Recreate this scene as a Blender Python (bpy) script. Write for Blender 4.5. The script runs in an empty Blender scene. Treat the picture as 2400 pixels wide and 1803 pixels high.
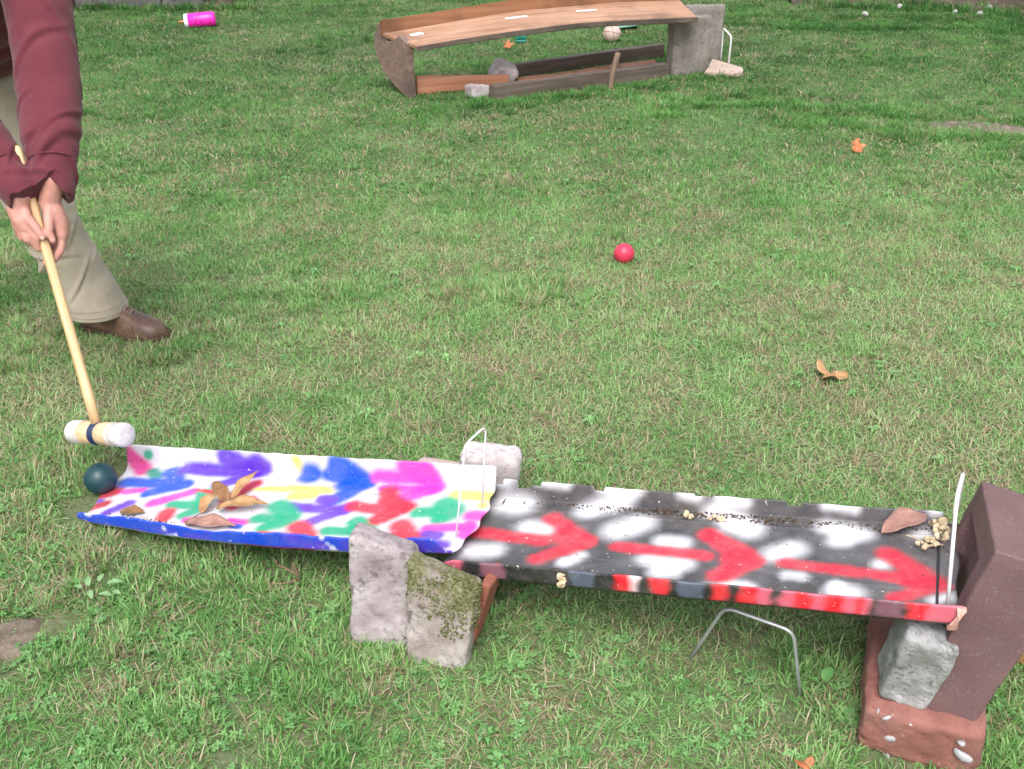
import bpy, bmesh, math, random
import numpy as np
from mathutils import Vector, Matrix, Euler

R = math.radians
random.seed(7)
rng = np.random.default_rng(11)
scene = bpy.context.scene

# ------------------------------------------------------------------ camera
cam = bpy.data.cameras.new('camera')
cam.sensor_width = 36.0
cam.lens = 36.1
cam.clip_start = 0.02
cam.clip_end = 500
cam_ob = bpy.data.objects.new('camera', cam)
scene.collection.objects.link(cam_ob)
cam_ob.location = (0, 0, 1.47)
cam_ob.rotation_euler = (R(90 - 28.3), 0, 0)
scene.camera = cam_ob

# ------------------------------------------------------------------ world, sun, exposure (bright overcast)
SUN_EL, SUN_AZ = R(56), R(186)            # azimuth clockwise from +Y: behind the photographer
world = bpy.data.worlds.new('World')
scene.world = world
world.use_nodes = True
wn, wl = world.node_tree.nodes, world.node_tree.links
bg = wn['Background']
sky = wn.new('ShaderNodeTexSky')
sky.sky_type = 'NISHITA'
sky.sun_disc = False
sky.sun_elevation = SUN_EL
sky.sun_rotation = SUN_AZ
sky.dust_density = 4.0
sky.air_density = 1.0
hs = wn.new('ShaderNodeHueSaturation')
hs.inputs['Saturation'].default_value = 0.38
wl.new(sky.outputs[0], hs.inputs['Color'])
wl.new(hs.outputs[0], bg.inputs['Color'])
bg.inputs['Strength'].default_value = 0.15

sun = bpy.data.lights.new('sun', 'SUN')
sun.energy = 1.25
sun.angle = R(38)
sun.color = (1.0, 0.975, 0.95)
sun_ob = bpy.data.objects.new('sun', sun)
scene.collection.objects.link(sun_ob)
S = Vector((math.sin(SUN_AZ) * math.cos(SUN_EL), math.cos(SUN_AZ) * math.cos(SUN_EL), math.sin(SUN_EL)))
sun_ob.rotation_euler = S.to_track_quat('Z', 'Y').to_euler()
sun_ob.location = (0, -3, 8)

vs = scene.view_settings
vs.view_transform = 'Standard'
vs.look = 'None'
vs.exposure = 0.90
vs.gamma = 1.0
vs.use_curve_mapping = False
scene.render.engine = 'CYCLES'
scene.cycles.use_denoising = True
scene.cycles.max_bounces = 5
scene.cycles.use_adaptive_sampling = True
scene.cycles.adaptive_threshold = 0.03
scene.cycles.diffuse_bounces = 2
scene.cycles.transmission_bounces = 3
scene.cycles.transparent_max_bounces = 4
scene.cycles.caustics_reflective = False
scene.cycles.caustics_refractive = False
scene.render.filter_size = 2.2

# ------------------------------------------------------------------ helpers
WL = {}                                     # world location of every object's origin


def tag(o, label, cat, group=None):
    o['label'] = label
    o['category'] = cat
    if 'kind' not in o:
        o['kind'] = 'thing'
    if group:
        o['group'] = group
    return o


def thing(name, loc, label, cat, group=None):
    o = bpy.data.objects.new(name, None)
    o.empty_display_size = 0.05
    scene.collection.objects.link(o)
    o.location = loc
    WL[o.name] = np.array(loc, float)
    return tag(o, label, cat, group)


def mk(name, V, F, m, parent=None, origin=None, smooth=True, auto=None):
    """one mesh object from world-space vertices"""
    V = np.asarray(V, float)
    if parent is not None:
        org = WL[parent.name]
        loc = (0, 0, 0)
    else:
        org = np.array([V[:, 0].mean(), V[:, 1].mean(), V[:, 2].min()]) if origin is None else np.array(origin, float)
        loc = org
    me = bpy.data.meshes.new(name)
    me.from_pydata((V - org).tolist(), [], [tuple(int(i) for i in f) for f in F])
    me.update()
    if smooth:
        me.polygons.foreach_set('use_smooth', [True] * len(me.polygons))
        if auto:
            me.set_sharp_from_angle(angle=R(auto))
    me.materials.append(m)
    o = bpy.data.objects.new(name, me)
    scene.collection.objects.link(o)
    o.location = loc
    if parent is not None:
        o.parent = parent
    WL[o.name] = org.copy()
    return o


def hash3(ix, iy, iz, seed):
    h = (ix * 374761393 + iy * 668265263 + iz * 2147483647 + seed * 974711) & 0xFFFFFFFF
    h = ((h ^ (h >> 13)) * 1274126177) & 0xFFFFFFFF
    h = (h ^ (h >> 16)) & 0xFFFFFFFF
    return h / 4294967295.0


def vn(P, freq=1.0, seed=0):
    """value noise in [-1, 1] for an (n,3) array"""
    P = np.asarray(P, float) * freq
    i = np.floor(P).astype(np.int64)
    f = P - i
    f = f * f * (3 - 2 * f)
    out = 0
    for dx in (0, 1):
        wx = f[:, 0] if dx else 1 - f[:, 0]
        for dy in (0, 1):
            wy = f[:, 1] if dy else 1 - f[:, 1]
            for dz in (0, 1):
                wz = f[:, 2] if dz else 1 - f[:, 2]
                out = out + wx * wy * wz * hash3(i[:, 0] + dx, i[:, 1] + dy, i[:, 2] + dz, seed)
    return out * 2 - 1


def fbm(P, freq, seed=0, oct=3):
    s = 0
    a = 1.0
    for k in range(oct):
        s = s + a * vn(P, freq * 2 ** k, seed + k * 17)
        a *= 0.5
    return s / 1.75


class MB:
    """collects shapes into one vertex / face list"""
    def __init__(self):
        self.V = []
        self.F = []

    def add(self, V, F):
        b = len(self.V)
        self.V += [tuple(v) for v in V]
        self.F += [tuple(i + b for i in f) for f in F]
        return self

    def arr(self):
        return np.array(self.V, float), self.F


def frame(d, up=(0, 0, 1)):
    d = np.array(d, float)
    d /= np.linalg.norm(d)
    u = np.array(up, float)
    if abs(d @ u) > 0.97:
        u = np.array([1.0, 0, 0]) if abs(d[0]) < 0.9 else np.array([0, 1.0, 0])
    a = np.cross(u, d)
    a /= np.linalg.norm(a)
    b = np.cross(d, a)
    return a, b, d


def tube(path, rad, seg=12, cap=True):
    """swept tube, parallel-transported frame"""
    path = np.asarray(path, float)
    n = len(path)
    rad = np.full(n, rad) if np.isscalar(rad) else np.asarray(rad, float)
    T = np.gradient(path, axis=0)
    T /= np.linalg.norm(T, axis=1)[:, None] + 1e-12
    a, b, _ = frame(T[0])
    V = []
    for i in range(n):
        a = a - (a @ T[i]) * T[i]
        a /= np.linalg.norm(a)
        b = np.cross(T[i], a)
        for k in range(seg):
            t = 2 * math.pi * k / seg
            V.append(path[i] + rad[i] * (math.cos(t) * a + math.sin(t) * b))
    F = []
    for i in range(n - 1):
        for k in range(seg):
            k2 = (k + 1) % seg
            F.append((i * seg + k, i * seg + k2, (i + 1) * seg + k2, (i + 1) * seg + k))
    if cap:
        F.append(tuple(range(seg))[::-1])
        F.append(tuple((n - 1) * seg + k for k in range(seg)))
    return V, F


def sphere(c, r, seg=16, rings=10, M=None):
    c = np.array(c, float)
    r = np.array([r, r, r], float) if np.isscalar(r) else np.array(r, float)
    V = [(0, 0, 1.0)]
    for i in range(1, rings):
        p = math.pi * i / rings
        for k in range(seg):
            t = 2 * math.pi * k / seg
            V.append((math.sin(p) * math.cos(t), math.sin(p) * math.sin(t), math.cos(p)))
    V.append((0, 0, -1.0))
    V = np.array(V) * r
    if M is not None:
        V = V @ np.array(M).T
    V = V + c
    F = [(0, 1 + k, 1 + (k + 1) % seg) for k in range(seg)]
    for i in range(rings - 2):
        for k in range(seg):
            k2 = (k + 1) % seg
            F.append((1 + i * seg + k, 1 + (i + 1) * seg + k, 1 + (i + 1) * seg + k2, 1 + i * seg + k2))
    last = len(V) - 1
    base = 1 + (rings - 2) * seg
    F += [(last, base + (k + 1) % seg, base + k) for k in range(seg)]
    return V, F


def rotz(a):
    c, s = math.cos(a), math.sin(a)
    return np.array([[c, -s, 0], [s, c, 0], [0, 0, 1.0]])


def rot(rx=0, ry=0, rz=0):
    return np.array(Euler((rx, ry, rz)).to_matrix())


def rbox(c, size, M=None, r=0.01, n=8, amp=0.0, freq=12, seed=0, warp=None):
    """rounded box with noisy faces; c = centre, size = full size, M = 3x3 rotation"""
    h = np.array(size, float) / 2
    r = min(r, h.min() * 0.95)

    def co(hh):
        inner = np.linspace(-(hh - r), hh - r, n)
        return np.concatenate([[-hh, -hh + 0.35 * r], inner, [hh - 0.35 * r, hh]])
    cs = [co(k) for k in h]
    idx, V, F = {}, [], []

    def vert(p):
        key = tuple(np.round(p, 7))
        if key not in idx:
            idx[key] = len(V)
            V.append(p)
        return idx[key]
    for ax in range(3):
        u, v = (ax + 1) % 3, (ax + 2) % 3
        for sg in (-1, 1):
            for i in range(len(cs[u]) - 1):
                for j in range(len(cs[v]) - 1):
                    q = []
                    for (a, b) in ((0, 0), (1, 0), (1, 1), (0, 1)):
                        p = np.zeros(3)
                        p[ax] = sg * h[ax]
                        p[u] = cs[u][i + a]
                        p[v] = cs[v][j + b]
                        q.append(vert(p))
                    F.append(q if sg > 0 else q[::-1])
    V = np.array(V)
    inn = np.clip(V, -(h - r), h - r)
    d = V - inn
    L = np.linalg.norm(d, axis=1)[:, None] + 1e-12
    N = d / L
    V = inn + N * r
    if warp is not None:
        V = warp(V)
    if amp:
        V = V + N * (amp * fbm(V + seed * 3.1, freq, seed))[:, None] + (amp * 0.5) * np.stack(
            [fbm(V + 9.7, freq * 0.5, seed + 5), fbm(V - 4.2, freq * 0.5, seed + 6), fbm(V + 2.2, freq * 0.5, seed + 7)], 1)
        if n >= 12:                          # pits and chipped arrises
            chip = np.clip(fbm(V + 5.5, freq * 3.2, seed + 9) - 0.12, 0, 1)
            edge = np.clip((L[:, 0] - r * 1.05) / (r * 0.5), 0, 1)
            V = V - N * (amp * chip * (0.7 + 1.3 * edge))[:, None]
    if M is not None:
        V = V @ np.array(M).T
    return V + np.array(c, float), F


def lathe(prof, origin, axis, seg=32):
    """prof: list of (distance along the axis, radius)"""
    a, b, d = frame(axis)
    o = np.array(origin, float)
    V, F = [], []
    for (x, r) in prof:
        for k in range(seg):
            t = 2 * math.pi * k / seg
            V.append(o + d * x + r * (math.cos(t) * a + math.sin(t) * b))
    n = len(prof)
    for i in range(n - 1):
        for k in range(seg):
            k2 = (k + 1) % seg
            F.append((i * seg + k, i * seg + k2, (i + 1) * seg + k2, (i + 1) * seg + k))
    F.append(tuple(range(seg))[::-1])
    F.append(tuple((n - 1) * seg + k for k in range(seg)))
    return V, F


def smooth_path(pts, n=8):
    """Catmull-Rom through points"""
    P = np.asarray(pts, float)
    P = np.vstack([2 * P[0] - P[1], P, 2 * P[-1] - P[-2]])
    out = []
    for i in range(1, len(P) - 2):
        for k in range(n):
            t = k / n
            p0, p1, p2, p3 = P[i - 1], P[i], P[i + 1], P[i + 2]
            out.append(0.5 * (2 * p1 + (p2 - p0) * t + (2 * p0 - 5 * p1 + 4 * p2 - p3) * t * t + (3 * p1 - p0 - 3 * p2 + p3) * t ** 3))
    out.append(P[-2])
    return np.array(out)


def hoop_path(a, b, top_a, top_b, rb=0.018, n=6):
    """two legs and a crossbar with rounded bends"""
    a, b, ta, tb = (np.array(p, float) for p in (a, b, top_a, top_b))
    pts = [a, a + (ta - a) * 0.5]

    def bend(p, q, r_):
        u = (p - q) / np.linalg.norm(p - q)
        w = (r_ - q) / np.linalg.norm(r_ - q)
        s, e = q + u * rb, q + w * rb
        return [(1 - t) ** 2 * s + 2 * t * (1 - t) * q + t * t * e for t in np.linspace(0, 1, n)]
    pts += bend(a, ta, tb) + [(ta + tb) / 2] + bend(ta, tb, b) + [b + (tb - b) * 0.5, b]
    return np.array(pts)


# ------------------------------------------------------------------ materials
def nt(name):
    m = bpy.data.materials.new(name)
    m.use_nodes = True
    return m, m.node_tree.nodes, m.node_tree.links, m.node_tree.nodes['Principled BSDF']


def noise_node(n, l, scale, detail=4, rough=0.55, vec=None, coord='Object', dist=0.0):
    t = n.new('ShaderNodeTexNoise')
    t.inputs['Scale'].default_value = scale
    t.inputs['Detail'].default_value = detail
    t.inputs['Roughness'].default_value = rough
    t.inputs['Distortion'].default_value = dist
    if vec is None:
        tc = n.new('ShaderNodeTexCoord')
        vec = tc.outputs[coord]
    l.new(vec, t.inputs['Vector'])
    return t


def ramp(n, l, src, stops):
    r = n.new('ShaderNodeValToRGB')
    el = r.color_ramp.elements
    while len(el) < len(stops):
        el.new(0.5)
    for e, (p, c) in zip(el, stops):
        e.position = p
        e.color = (c[0], c[1], c[2], 1) if not np.isscalar(c) else (c, c, c, 1)
    l.new(src, r.inputs[0])
    return r


def mix(n, l, fac, a, b, mode='MIX'):
    m = n.new('ShaderNodeMix')
    m.data_type = 'RGBA'
    m.blend_type = mode
    for sock, v in ((m.inputs[0], fac), (m.inputs[6], a), (m.inputs[7], b)):
        if hasattr(v, 'is_linked') or hasattr(v, 'links'):
            l.new(v, sock)
        elif np.isscalar(v):
            sock.default_value = v
        else:
            sock.default_value = (v[0], v[1], v[2], 1)
    return m.outputs[2]


def bump(n, l, b, height, strength=0.4, dist=0.01):
    k = n.new('ShaderNodeBump')
    k.inputs['Strength'].default_value = strength
    k.inputs['Distance'].default_value = dist
    l.new(height, k.inputs['Height'])
    l.new(k.outputs[0], b.inputs['Normal'])


def simple(name, c1, c2, scale=8, rough=0.6, bs=0.3, bd=0.004, spec=0.4, coat=0.0, stretch=None, c3=None):
    """two or three tones over layered noise, with fine relief"""
    m, n, l, b = nt(name)
    tc = n.new('ShaderNodeTexCoord')
    vec = tc.outputs['Object']
    if stretch:
        mp = n.new('ShaderNodeMapping')
        mp.inputs['Scale'].default_value = stretch
        l.new(vec, mp.inputs['Vector'])
        vec = mp.outputs[0]
    t1 = noise_node(n, l, scale, 6, 0.65, vec)
    st = [(0.32, c1), (0.68, c2)]
    if c3 is not None:
        st = [(0.28, c1), (0.5, c2), (0.72, c3)]
    col = ramp(n, l, t1.outputs[0], st)
    l.new(col.outputs[0], b.inputs['Base Color'])
    b.inputs['Roughness'].default_value = rough
    b.inputs['Specular IOR Level'].default_value = spec
    b.inputs['Coat Weight'].default_value = coat
    t2 = noise_node(n, l, scale * 5, 5, 0.65, vec)
    bump(n, l, b, t2.outputs[0], bs, bd)
    return m


def stone(name, base, dark, speck, sc=18, rough=0.85, bs=0.7, bd=0.006, moss=None, light=None):
    m, n, l, b = nt(name)
    big = noise_node(n, l, sc * 0.5, 5, 0.6)
    st_ = noise_node(n, l, sc * 1.4, 7, 0.72, dist=0.3)
    col = ramp(n, l, big.outputs[0], [(0.36, dark), (0.54, base), (0.72, light or base)]).outputs[0]
    col = mix(n, l, ramp(n, l, st_.outputs[0], [(0.54, 0.0), (0.70, 0.65)]).outputs[0], col, np.array(dark) * 0.62)
    fine = noise_node(n, l, sc * 5, 5, 0.7)
    f0 = ramp(n, l, fine.outputs[0], [(0.36, 1.0), (0.52, 0.0)])
    msk = noise_node(n, l, sc * 0.9, 4, 0.6)
    m0 = ramp(n, l, msk.outputs[0], [(0.42, 0.0), (0.62, 0.85)])
    mu = n.new('ShaderNodeMath')
    mu.operation = 'MULTIPLY'
    l.new(f0.outputs[0], mu.inputs[0])
    l.new(m0.outputs[0], mu.inputs[1])
    f = mu
    col = mix(n, l, f.outputs[0], col, speck)
    if moss:
        mn = noise_node(n, l, sc * 0.45, 6, 0.7, dist=0.4)
        tc = n.new('ShaderNodeTexCoord')
        sp = n.new('ShaderNodeSeparateXYZ')
        l.new(tc.outputs['Generated'], sp.inputs[0])
        ad = n.new('ShaderNodeMath')
        ad.operation = 'MULTIPLY_ADD'
        l.new(sp.outputs['Z'], ad.inputs[0])
        ad.inputs[1].default_value = moss[0]
        l.new(mn.outputs[0], ad.inputs[2])
        mf = ramp(n, l, ad.outputs[0], [(moss[1], 0.0), (moss[1] + 0.1, 0.92)])
        gr = noise_node(n, l, 160, 4, 0.7)
        mc = ramp(n, l, gr.outputs[0], [(0.3, (0.05, 0.055, 0.018)), (0.5, (0.14, 0.145, 0.05)), (0.72, (0.34, 0.325, 0.22))])
        col = mix(n, l, mf.outputs[0], col, mc.outputs[0])
    l.new(col, b.inputs['Base Color'])
    b.inputs['Roughness'].default_value = rough
    b.inputs['Specular IOR Level'].default_value = 0.25
    hh = noise_node(n, l, sc * 3, 8, 0.7)
    bump(n, l, b, hh.outputs[0], bs, bd)
    return m


def plain(name, c, rough=0.5, spec=0.5, metal=0.0, coat=0.0):
    """a nearly even paint, still broken by faint noise in tone and gloss"""
    m, n, l, b = nt(name)
    t = noise_node(n, l, 30, 4)
    a = np.array(c, float)
    col = ramp(n, l, t.outputs[0], [(0.3, a * 0.85), (0.7, np.minimum(a * 1.08, 1))])
    l.new(col.outputs[0], b.inputs['Base Color'])
    rr = ramp(n, l, t.outputs[0], [(0.3, min(rough * 1.2, 1)), (0.7, rough * 0.85)])
    l.new(rr.outputs[0], b.inputs['Roughness'])
    b.inputs['Specular IOR Level'].default_value = spec
    b.inputs['Metallic'].default_value = metal
    b.inputs['Coat Weight'].default_value = coat
    return m

# ------------------------------------------------------------------ ground
def ground_material():
    m, n, l, b = nt('soil_and_thatch')
    a = noise_node(n, l, 3.0, 6, 0.65)
    f = noise_node(n, l, 70, 6, 0.7)
    soil = ramp(n, l, f.outputs[0], [(0.3, (0.12, 0.095, 0.06)), (0.5, (0.21, 0.165, 0.11)), (0.72, (0.36, 0.29, 0.21))])
    that = ramp(n, l, f.outputs[0], [(0.3, (0.085, 0.125, 0.05)), (0.7, (0.20, 0.235, 0.12))])
    k = ramp(n, l, a.outputs[0], [(0.34, 0.0), (0.48, 1.0)])
    l.new(mix(n, l, k.outputs[0], soil.outputs[0], that.outputs[0]), b.inputs['Base Color'])
    b.inputs['Roughness'].default_value = 0.95
    b.inputs['Specular IOR Level'].default_value = 0.15
    bump(n, l, b, f.outputs[0], 0.9, 0.012)
    return m


gm = ground_material()
xs = np.concatenate([np.linspace(-120, -8, 8), np.linspace(-7, 7, 57), np.linspace(8, 120, 8)])
ys = np.concatenate([np.linspace(-120, -2, 8), np.linspace(-1, 12, 53), np.linspace(13, 160, 8)])
GV = np.array([(x, y, 0.0) for y in ys for x in xs])
near = (np.abs(GV[:, 0]) < 6.5) & (GV[:, 1] > -0.5) & (GV[:, 1] < 11)
GV[:, 2] = np.where(near, 0.006 * fbm(GV, 2.1, 3), 0)
nx = len(xs)
GF = [(j * nx + i, j * nx + i + 1, (j + 1) * nx + i + 1, (j + 1) * nx + i) for j in range(len(ys) - 1) for i in range(nx - 1)]
g = mk('ground', GV, GF, gm, origin=(0, 0, 0))
g['kind'] = 'structure'

# flower bed soil along the far right edge of the lawn
bed_m = simple('bed_mulch', (0.028, 0.02, 0.014), (0.085, 0.06, 0.042), 14, 0.95, 0.9, 0.02, c3=(0.15, 0.115, 0.085))
bx = np.linspace(2.7, 9.0, 40)
by = np.linspace(0, 1, 16)
BV, BF = [], []
for t in by:
    for x in bx:
        y0 = 10.15 - 0.16 * (x - 3.6) + 0.14 * math.sin(x * 2.3)
        BV.append((x, y0 + t * 3.2, 0.01 + 0.06 * math.sin(math.pi * min(t * 1.2, 0.6)) + 0.02 * math.sin(9 * x + 14 * t)))
for j in range(15):
    for i in range(39):
        BF.append((j * 40 + i, j * 40 + i + 1, (j + 1) * 40 + i + 1, (j + 1) * 40 + i))
o = mk('flower_bed', BV, BF, bed_m)
o['kind'] = 'structure'

# ------------------------------------------------------------------ lawn: clumps instanced on points
L_A = np.array([-1.043, 2.032, 0.012])
L_E = np.array([math.cos(R(20)), -math.sin(R(20)), 0.155])
L_N = np.array([math.sin(R(20)), math.cos(R(20)), 0.0])
L_W = 0.25
R_A = np.array([-0.171, 1.681, 0.128])
R_E = np.array([math.cos(R(21)), -math.sin(R(21)), 0.175])
R_N = np.array([math.sin(R(21)), math.cos(R(21)), 0.0])
R_W = 0.285


def blade_material(name, greens, straw, translucent=0.4, dryable=True):
    m, n, l, b = nt(name)
    at = n.new('ShaderNodeAttribute')
    at.attribute_name = 'bl'
    sp = n.new('ShaderNodeSeparateColor')
    l.new(at.outputs['Color'], sp.inputs[0])
    geo = n.new('ShaderNodeNewGeometry')
    wn_ = noise_node(n, l, 3.2, 6, 0.68, geo.outputs['Position'])
    mm = n.new('ShaderNodeMath')
    mm.operation = 'MULTIPLY_ADD'
    l.new(wn_.outputs[0], mm.inputs[0])
    mm.inputs[1].default_value = 1.2
    sb = n.new('ShaderNodeMath')
    sb.operation = 'MULTIPLY_ADD'
    l.new(sp.outputs[0], sb.inputs[0])
    sb.inputs[1].default_value = 0.55
    sb.inputs[2].default_value = -0.25
    l.new(sb.outputs[0], mm.inputs[2])
    # the well-trodden middle of the lawn is paler, the far side lusher, with light falloff painted in as darker blades
    sx = n.new('ShaderNodeSeparateXYZ')
    l.new(geo.outputs['Position'], sx.inputs[0])

    def mth(op, a, b_=None, c_=None):
        k = n.new('ShaderNodeMath')
        k.operation = op
        for sock, v in zip(k.inputs, (a, b_, c_)):
            if v is None:
                continue
            if np.isscalar(v):
                sock.default_value = v
            else:
                l.new(v, sock)
        return k.outputs[0]
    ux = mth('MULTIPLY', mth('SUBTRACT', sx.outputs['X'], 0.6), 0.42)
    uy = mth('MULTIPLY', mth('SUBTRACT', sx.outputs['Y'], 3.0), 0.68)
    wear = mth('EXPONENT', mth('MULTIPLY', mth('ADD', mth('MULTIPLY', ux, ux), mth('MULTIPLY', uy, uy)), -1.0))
    lush_dimming = mth('MULTIPLY', mth('SUBTRACT', sx.outputs['Y'], 3.6), 0.24)
    lush_dimming.node.use_clamp = True
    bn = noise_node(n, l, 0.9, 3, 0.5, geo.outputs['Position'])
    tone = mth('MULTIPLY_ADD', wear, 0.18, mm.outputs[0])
    tone = mth('MULTIPLY_ADD', lush_dimming, -0.40, tone)
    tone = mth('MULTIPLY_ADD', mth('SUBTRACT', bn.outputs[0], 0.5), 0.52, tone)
    col = ramp(n, l, tone, greens).outputs[0]
    if dryable:
        dn = noise_node(n, l, 5.5, 5, 0.62, geo.outputs['Position'])
        dn2 = noise_node(n, l, 1.3, 3, 0.5, geo.outputs['Position'])
        ds = n.new('ShaderNodeMath')
        ds.operation = 'MULTIPLY_ADD'
        l.new(dn2.outputs[0], ds.inputs[0])
        ds.inputs[1].default_value = 0.55
        l.new(dn.outputs[0], ds.inputs[2])
        wa = n.new('ShaderNodeMath')
        wa.operation = 'MULTIPLY_ADD'
        l.new(wear, wa.inputs[0])
        wa.inputs[1].default_value = 0.09
        l.new(ds.outputs[0], wa.inputs[2])
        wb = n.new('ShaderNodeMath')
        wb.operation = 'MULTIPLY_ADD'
        l.new(lush_dimming, wb.inputs[0])
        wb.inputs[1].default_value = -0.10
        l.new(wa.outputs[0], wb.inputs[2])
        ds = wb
        dr = n.new('ShaderNodeMapRange')
        l.new(ds.outputs[0], dr.inputs['Value'])
        dr.inputs['From Min'].default_value = 0.67
        dr.inputs['From Max'].default_value = 1.02
        dr.inputs['To Min'].default_value = 0.02
        dr.inputs['To Max'].default_value = 0.60
        lt = n.new('ShaderNodeMath')
        lt.operation = 'LESS_THAN'
        l.new(sp.outputs[1], lt.inputs[0])
        l.new(dr.outputs[0], lt.inputs[1])
        st = ramp(n, l, sp.outputs[0], straw).outputs[0]
        col = mix(n, l, lt.outputs[0], col, st)
    l.new(col, b.inputs['Base Color'])
    b.inputs['Roughness'].default_value = 0.55
    b.inputs['Specular IOR Level'].default_value = 0.2
    tr = n.new('ShaderNodeBsdfTranslucent')
    l.new(col, tr.inputs['Color'])
    ms = n.new('ShaderNodeMixShader')
    ms.inputs[0].default_value = translucent
    l.new(b.outputs[0], ms.inputs[1])
    l.new(tr.outputs[0], ms.inputs[2])
    l.new(ms.outputs[0], n['Material Output'].inputs['Surface'])
    return m


STRAW = [(0.0, (0.26, 0.20, 0.12)), (0.5, (0.44, 0.36, 0.23)), (1.0, (0.64, 0.56, 0.40))]
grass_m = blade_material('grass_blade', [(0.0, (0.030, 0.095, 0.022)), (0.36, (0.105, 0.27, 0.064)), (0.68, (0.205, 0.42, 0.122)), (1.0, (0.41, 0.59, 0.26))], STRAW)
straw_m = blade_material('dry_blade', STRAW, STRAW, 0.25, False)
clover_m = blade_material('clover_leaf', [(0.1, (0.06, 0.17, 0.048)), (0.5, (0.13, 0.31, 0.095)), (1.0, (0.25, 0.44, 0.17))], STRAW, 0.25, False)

clumps = bpy.data.collections.new('clump_library')


def clump(name, build, mat):
    V, F, C = [], [], []

    def quadstrip(rows, c):
        b0 = len(V)
        for row in rows:
            V.extend(row)
            C.extend([c] * len(row))
        k = b0
        for i in range(len(rows) - 1):
            a, b2 = len(rows[i]), len(rows[i + 1])
            if a == 2 and b2 == 2:
                F.append((k, k + 1, k + 3, k + 2))
            else:
                F.append((k, k + 1, k + 2))
            k += a
    build(quadstrip)
    me = bpy.data.meshes.new(name)
    me.from_pydata([tuple(v) for v in V], [], F)
    me.polygons.foreach_set('use_smooth', [True] * len(me.polygons))
    ca = me.color_attributes.new('bl', 'FLOAT_COLOR', 'POINT')
    ca.data.foreach_set('color', np.array(C, np.float32).ravel())
    me.materials.append(mat)
    ob = bpy.data.objects.new(name, me)
    clumps.objects.link(ob)


def blade(strip, x, y, L, w, lean, az, droop, segs=3, z0=-0.004, g=None):
    """a tapered, drooping blade"""
    d = np.array([math.cos(az), math.sin(az), 0])
    side = np.array([-math.sin(az), math.cos(az), 0])
    tw = random.uniform(-0.6, 0.6)
    p = np.array([x, y, z0])
    rows = []
    for i in range(segs + 1):
        t = i / segs
        sd = side * math.cos(tw * t) + np.array([0, 0, 1]) * math.sin(tw * t)
        ww = w * (1 - 0.35 * t) / 2
        rows.append([p - sd * ww, p + sd * ww] if i < segs else [p])
        a = lean + droop * t
        p = p + (d * math.sin(a) + np.array([0, 0, 1]) * math.cos(a)) * (L / segs)
        p[2] = max(p[2], 0.002)
    strip(rows, (random.random(), random.random() if g is None else g, 0, 1))


def green(nb, rad, l0, l1, lean0, lean1, w0=0.0018, w1=0.0034):
    def f(strip):
        for _ in range(nb):
            r_, a_ = rad * math.sqrt(random.random()), random.uniform(0, 6.283)
            az = a_ + random.gauss(0, 1.1)
            blade(strip, r_ * math.cos(a_), r_ * math.sin(a_), random.uniform(l0, l1), random.uniform(w0, w1),
                  R(random.uniform(lean0, lean1)), az, R(random.uniform(5, 60)))
    return f


def clover(nl, rad):
    def f(strip):
        for _ in range(nl):
            r_, a_ = rad * math.sqrt(random.random()), random.uniform(0, 6.283)
            c = np.array([r_ * math.cos(a_), r_ * math.sin(a_), random.uniform(0.010, 0.030)])
            s = random.uniform(0.0045, 0.0085)
            col = (random.random(), random.random(), 0, 1)
            t0 = random.uniform(0, 6.283)
            tl = random.uniform(-0.4, 0.4), random.uniform(-0.4, 0.4)
            for k in range(3):
                t = t0 + k * 2.094
                d = np.array([math.cos(t), math.sin(t), 0])
                e = np.array([-math.sin(t), math.cos(t), 0])

                def P(u, v):
                    p = c + d * u * s + e * v * s
                    p[2] += tl[0] * (p[0] - c[0]) + tl[1] * (p[1] - c[1]) - 0.15 * s * v * v
                    return p
                strip([[P(0.05, -0.08), P(0.05, 0.08)], [P(0.8, -0.75), P(0.8, 0.75)], [P(1.5, -0.7), P(1.5, 0.7)], [P(1.85, -0.25), P(1.85, 0.25)]], col)
            blade(strip, c[0], c[1], c[2], 0.001, 0.05, t0, 0.02, 1)
    return f


def broad(nl, L0, L1, W):
    def f(strip):
        for k in range(nl):
            az = k * 6.283 / nl + random.uniform(-0.3, 0.3)
            L = random.uniform(L0, L1)
            d = np.array([math.cos(az), math.sin(az), 0])
            e = np.array([-math.sin(az), math.cos(az), 0])
            rows = []
            for t, w in ((0, 0.12), (0.2, 0.3), (0.4, 0.9), (0.62, 1.0), (0.85, 0.55)):
                p = d * L * t + np.array([0, 0, 0.006 + 0.03 * math.sin(t * 2.6)])
                rows.append([p - e * W * w / 2, p + e * W * w / 2])
            rows.append([d * L + np.array([0, 0, 0.004])])
            strip(rows, (random.uniform(0.3, 1), 1, 0, 1))
    return f


def tile(nb, size, ws, segs):
    """a square of lawn: upright, leaning and lying blades mixed"""
    def f(strip):
        for _ in range(nb):
            k = random.random()
            x, y, az = random.uniform(-size / 2, size / 2), random.uniform(-size / 2, size / 2), random.uniform(0, 6.283)
            if k < 0.50:
                blade(strip, x, y, random.uniform(0.018, 0.044), random.uniform(0.0016, 0.0032) * ws, R(random.uniform(22, 84)), az, R(random.uniform(5, 45)), segs)
            elif k < 0.88:
                blade(strip, x, y, random.uniform(0.012, 0.030), random.uniform(0.0012, 0.0024) * ws, R(random.uniform(35, 88)), az, R(random.uniform(5, 40)), segs)
            else:
                blade(strip, x, y, random.uniform(0.02, 0.055), random.uniform(0.0010, 0.0022) * ws, R(random.uniform(60, 88)), az, R(random.uniform(0, 25)), segs, 0.006, random.random() ** 1.7)
    return f


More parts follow.
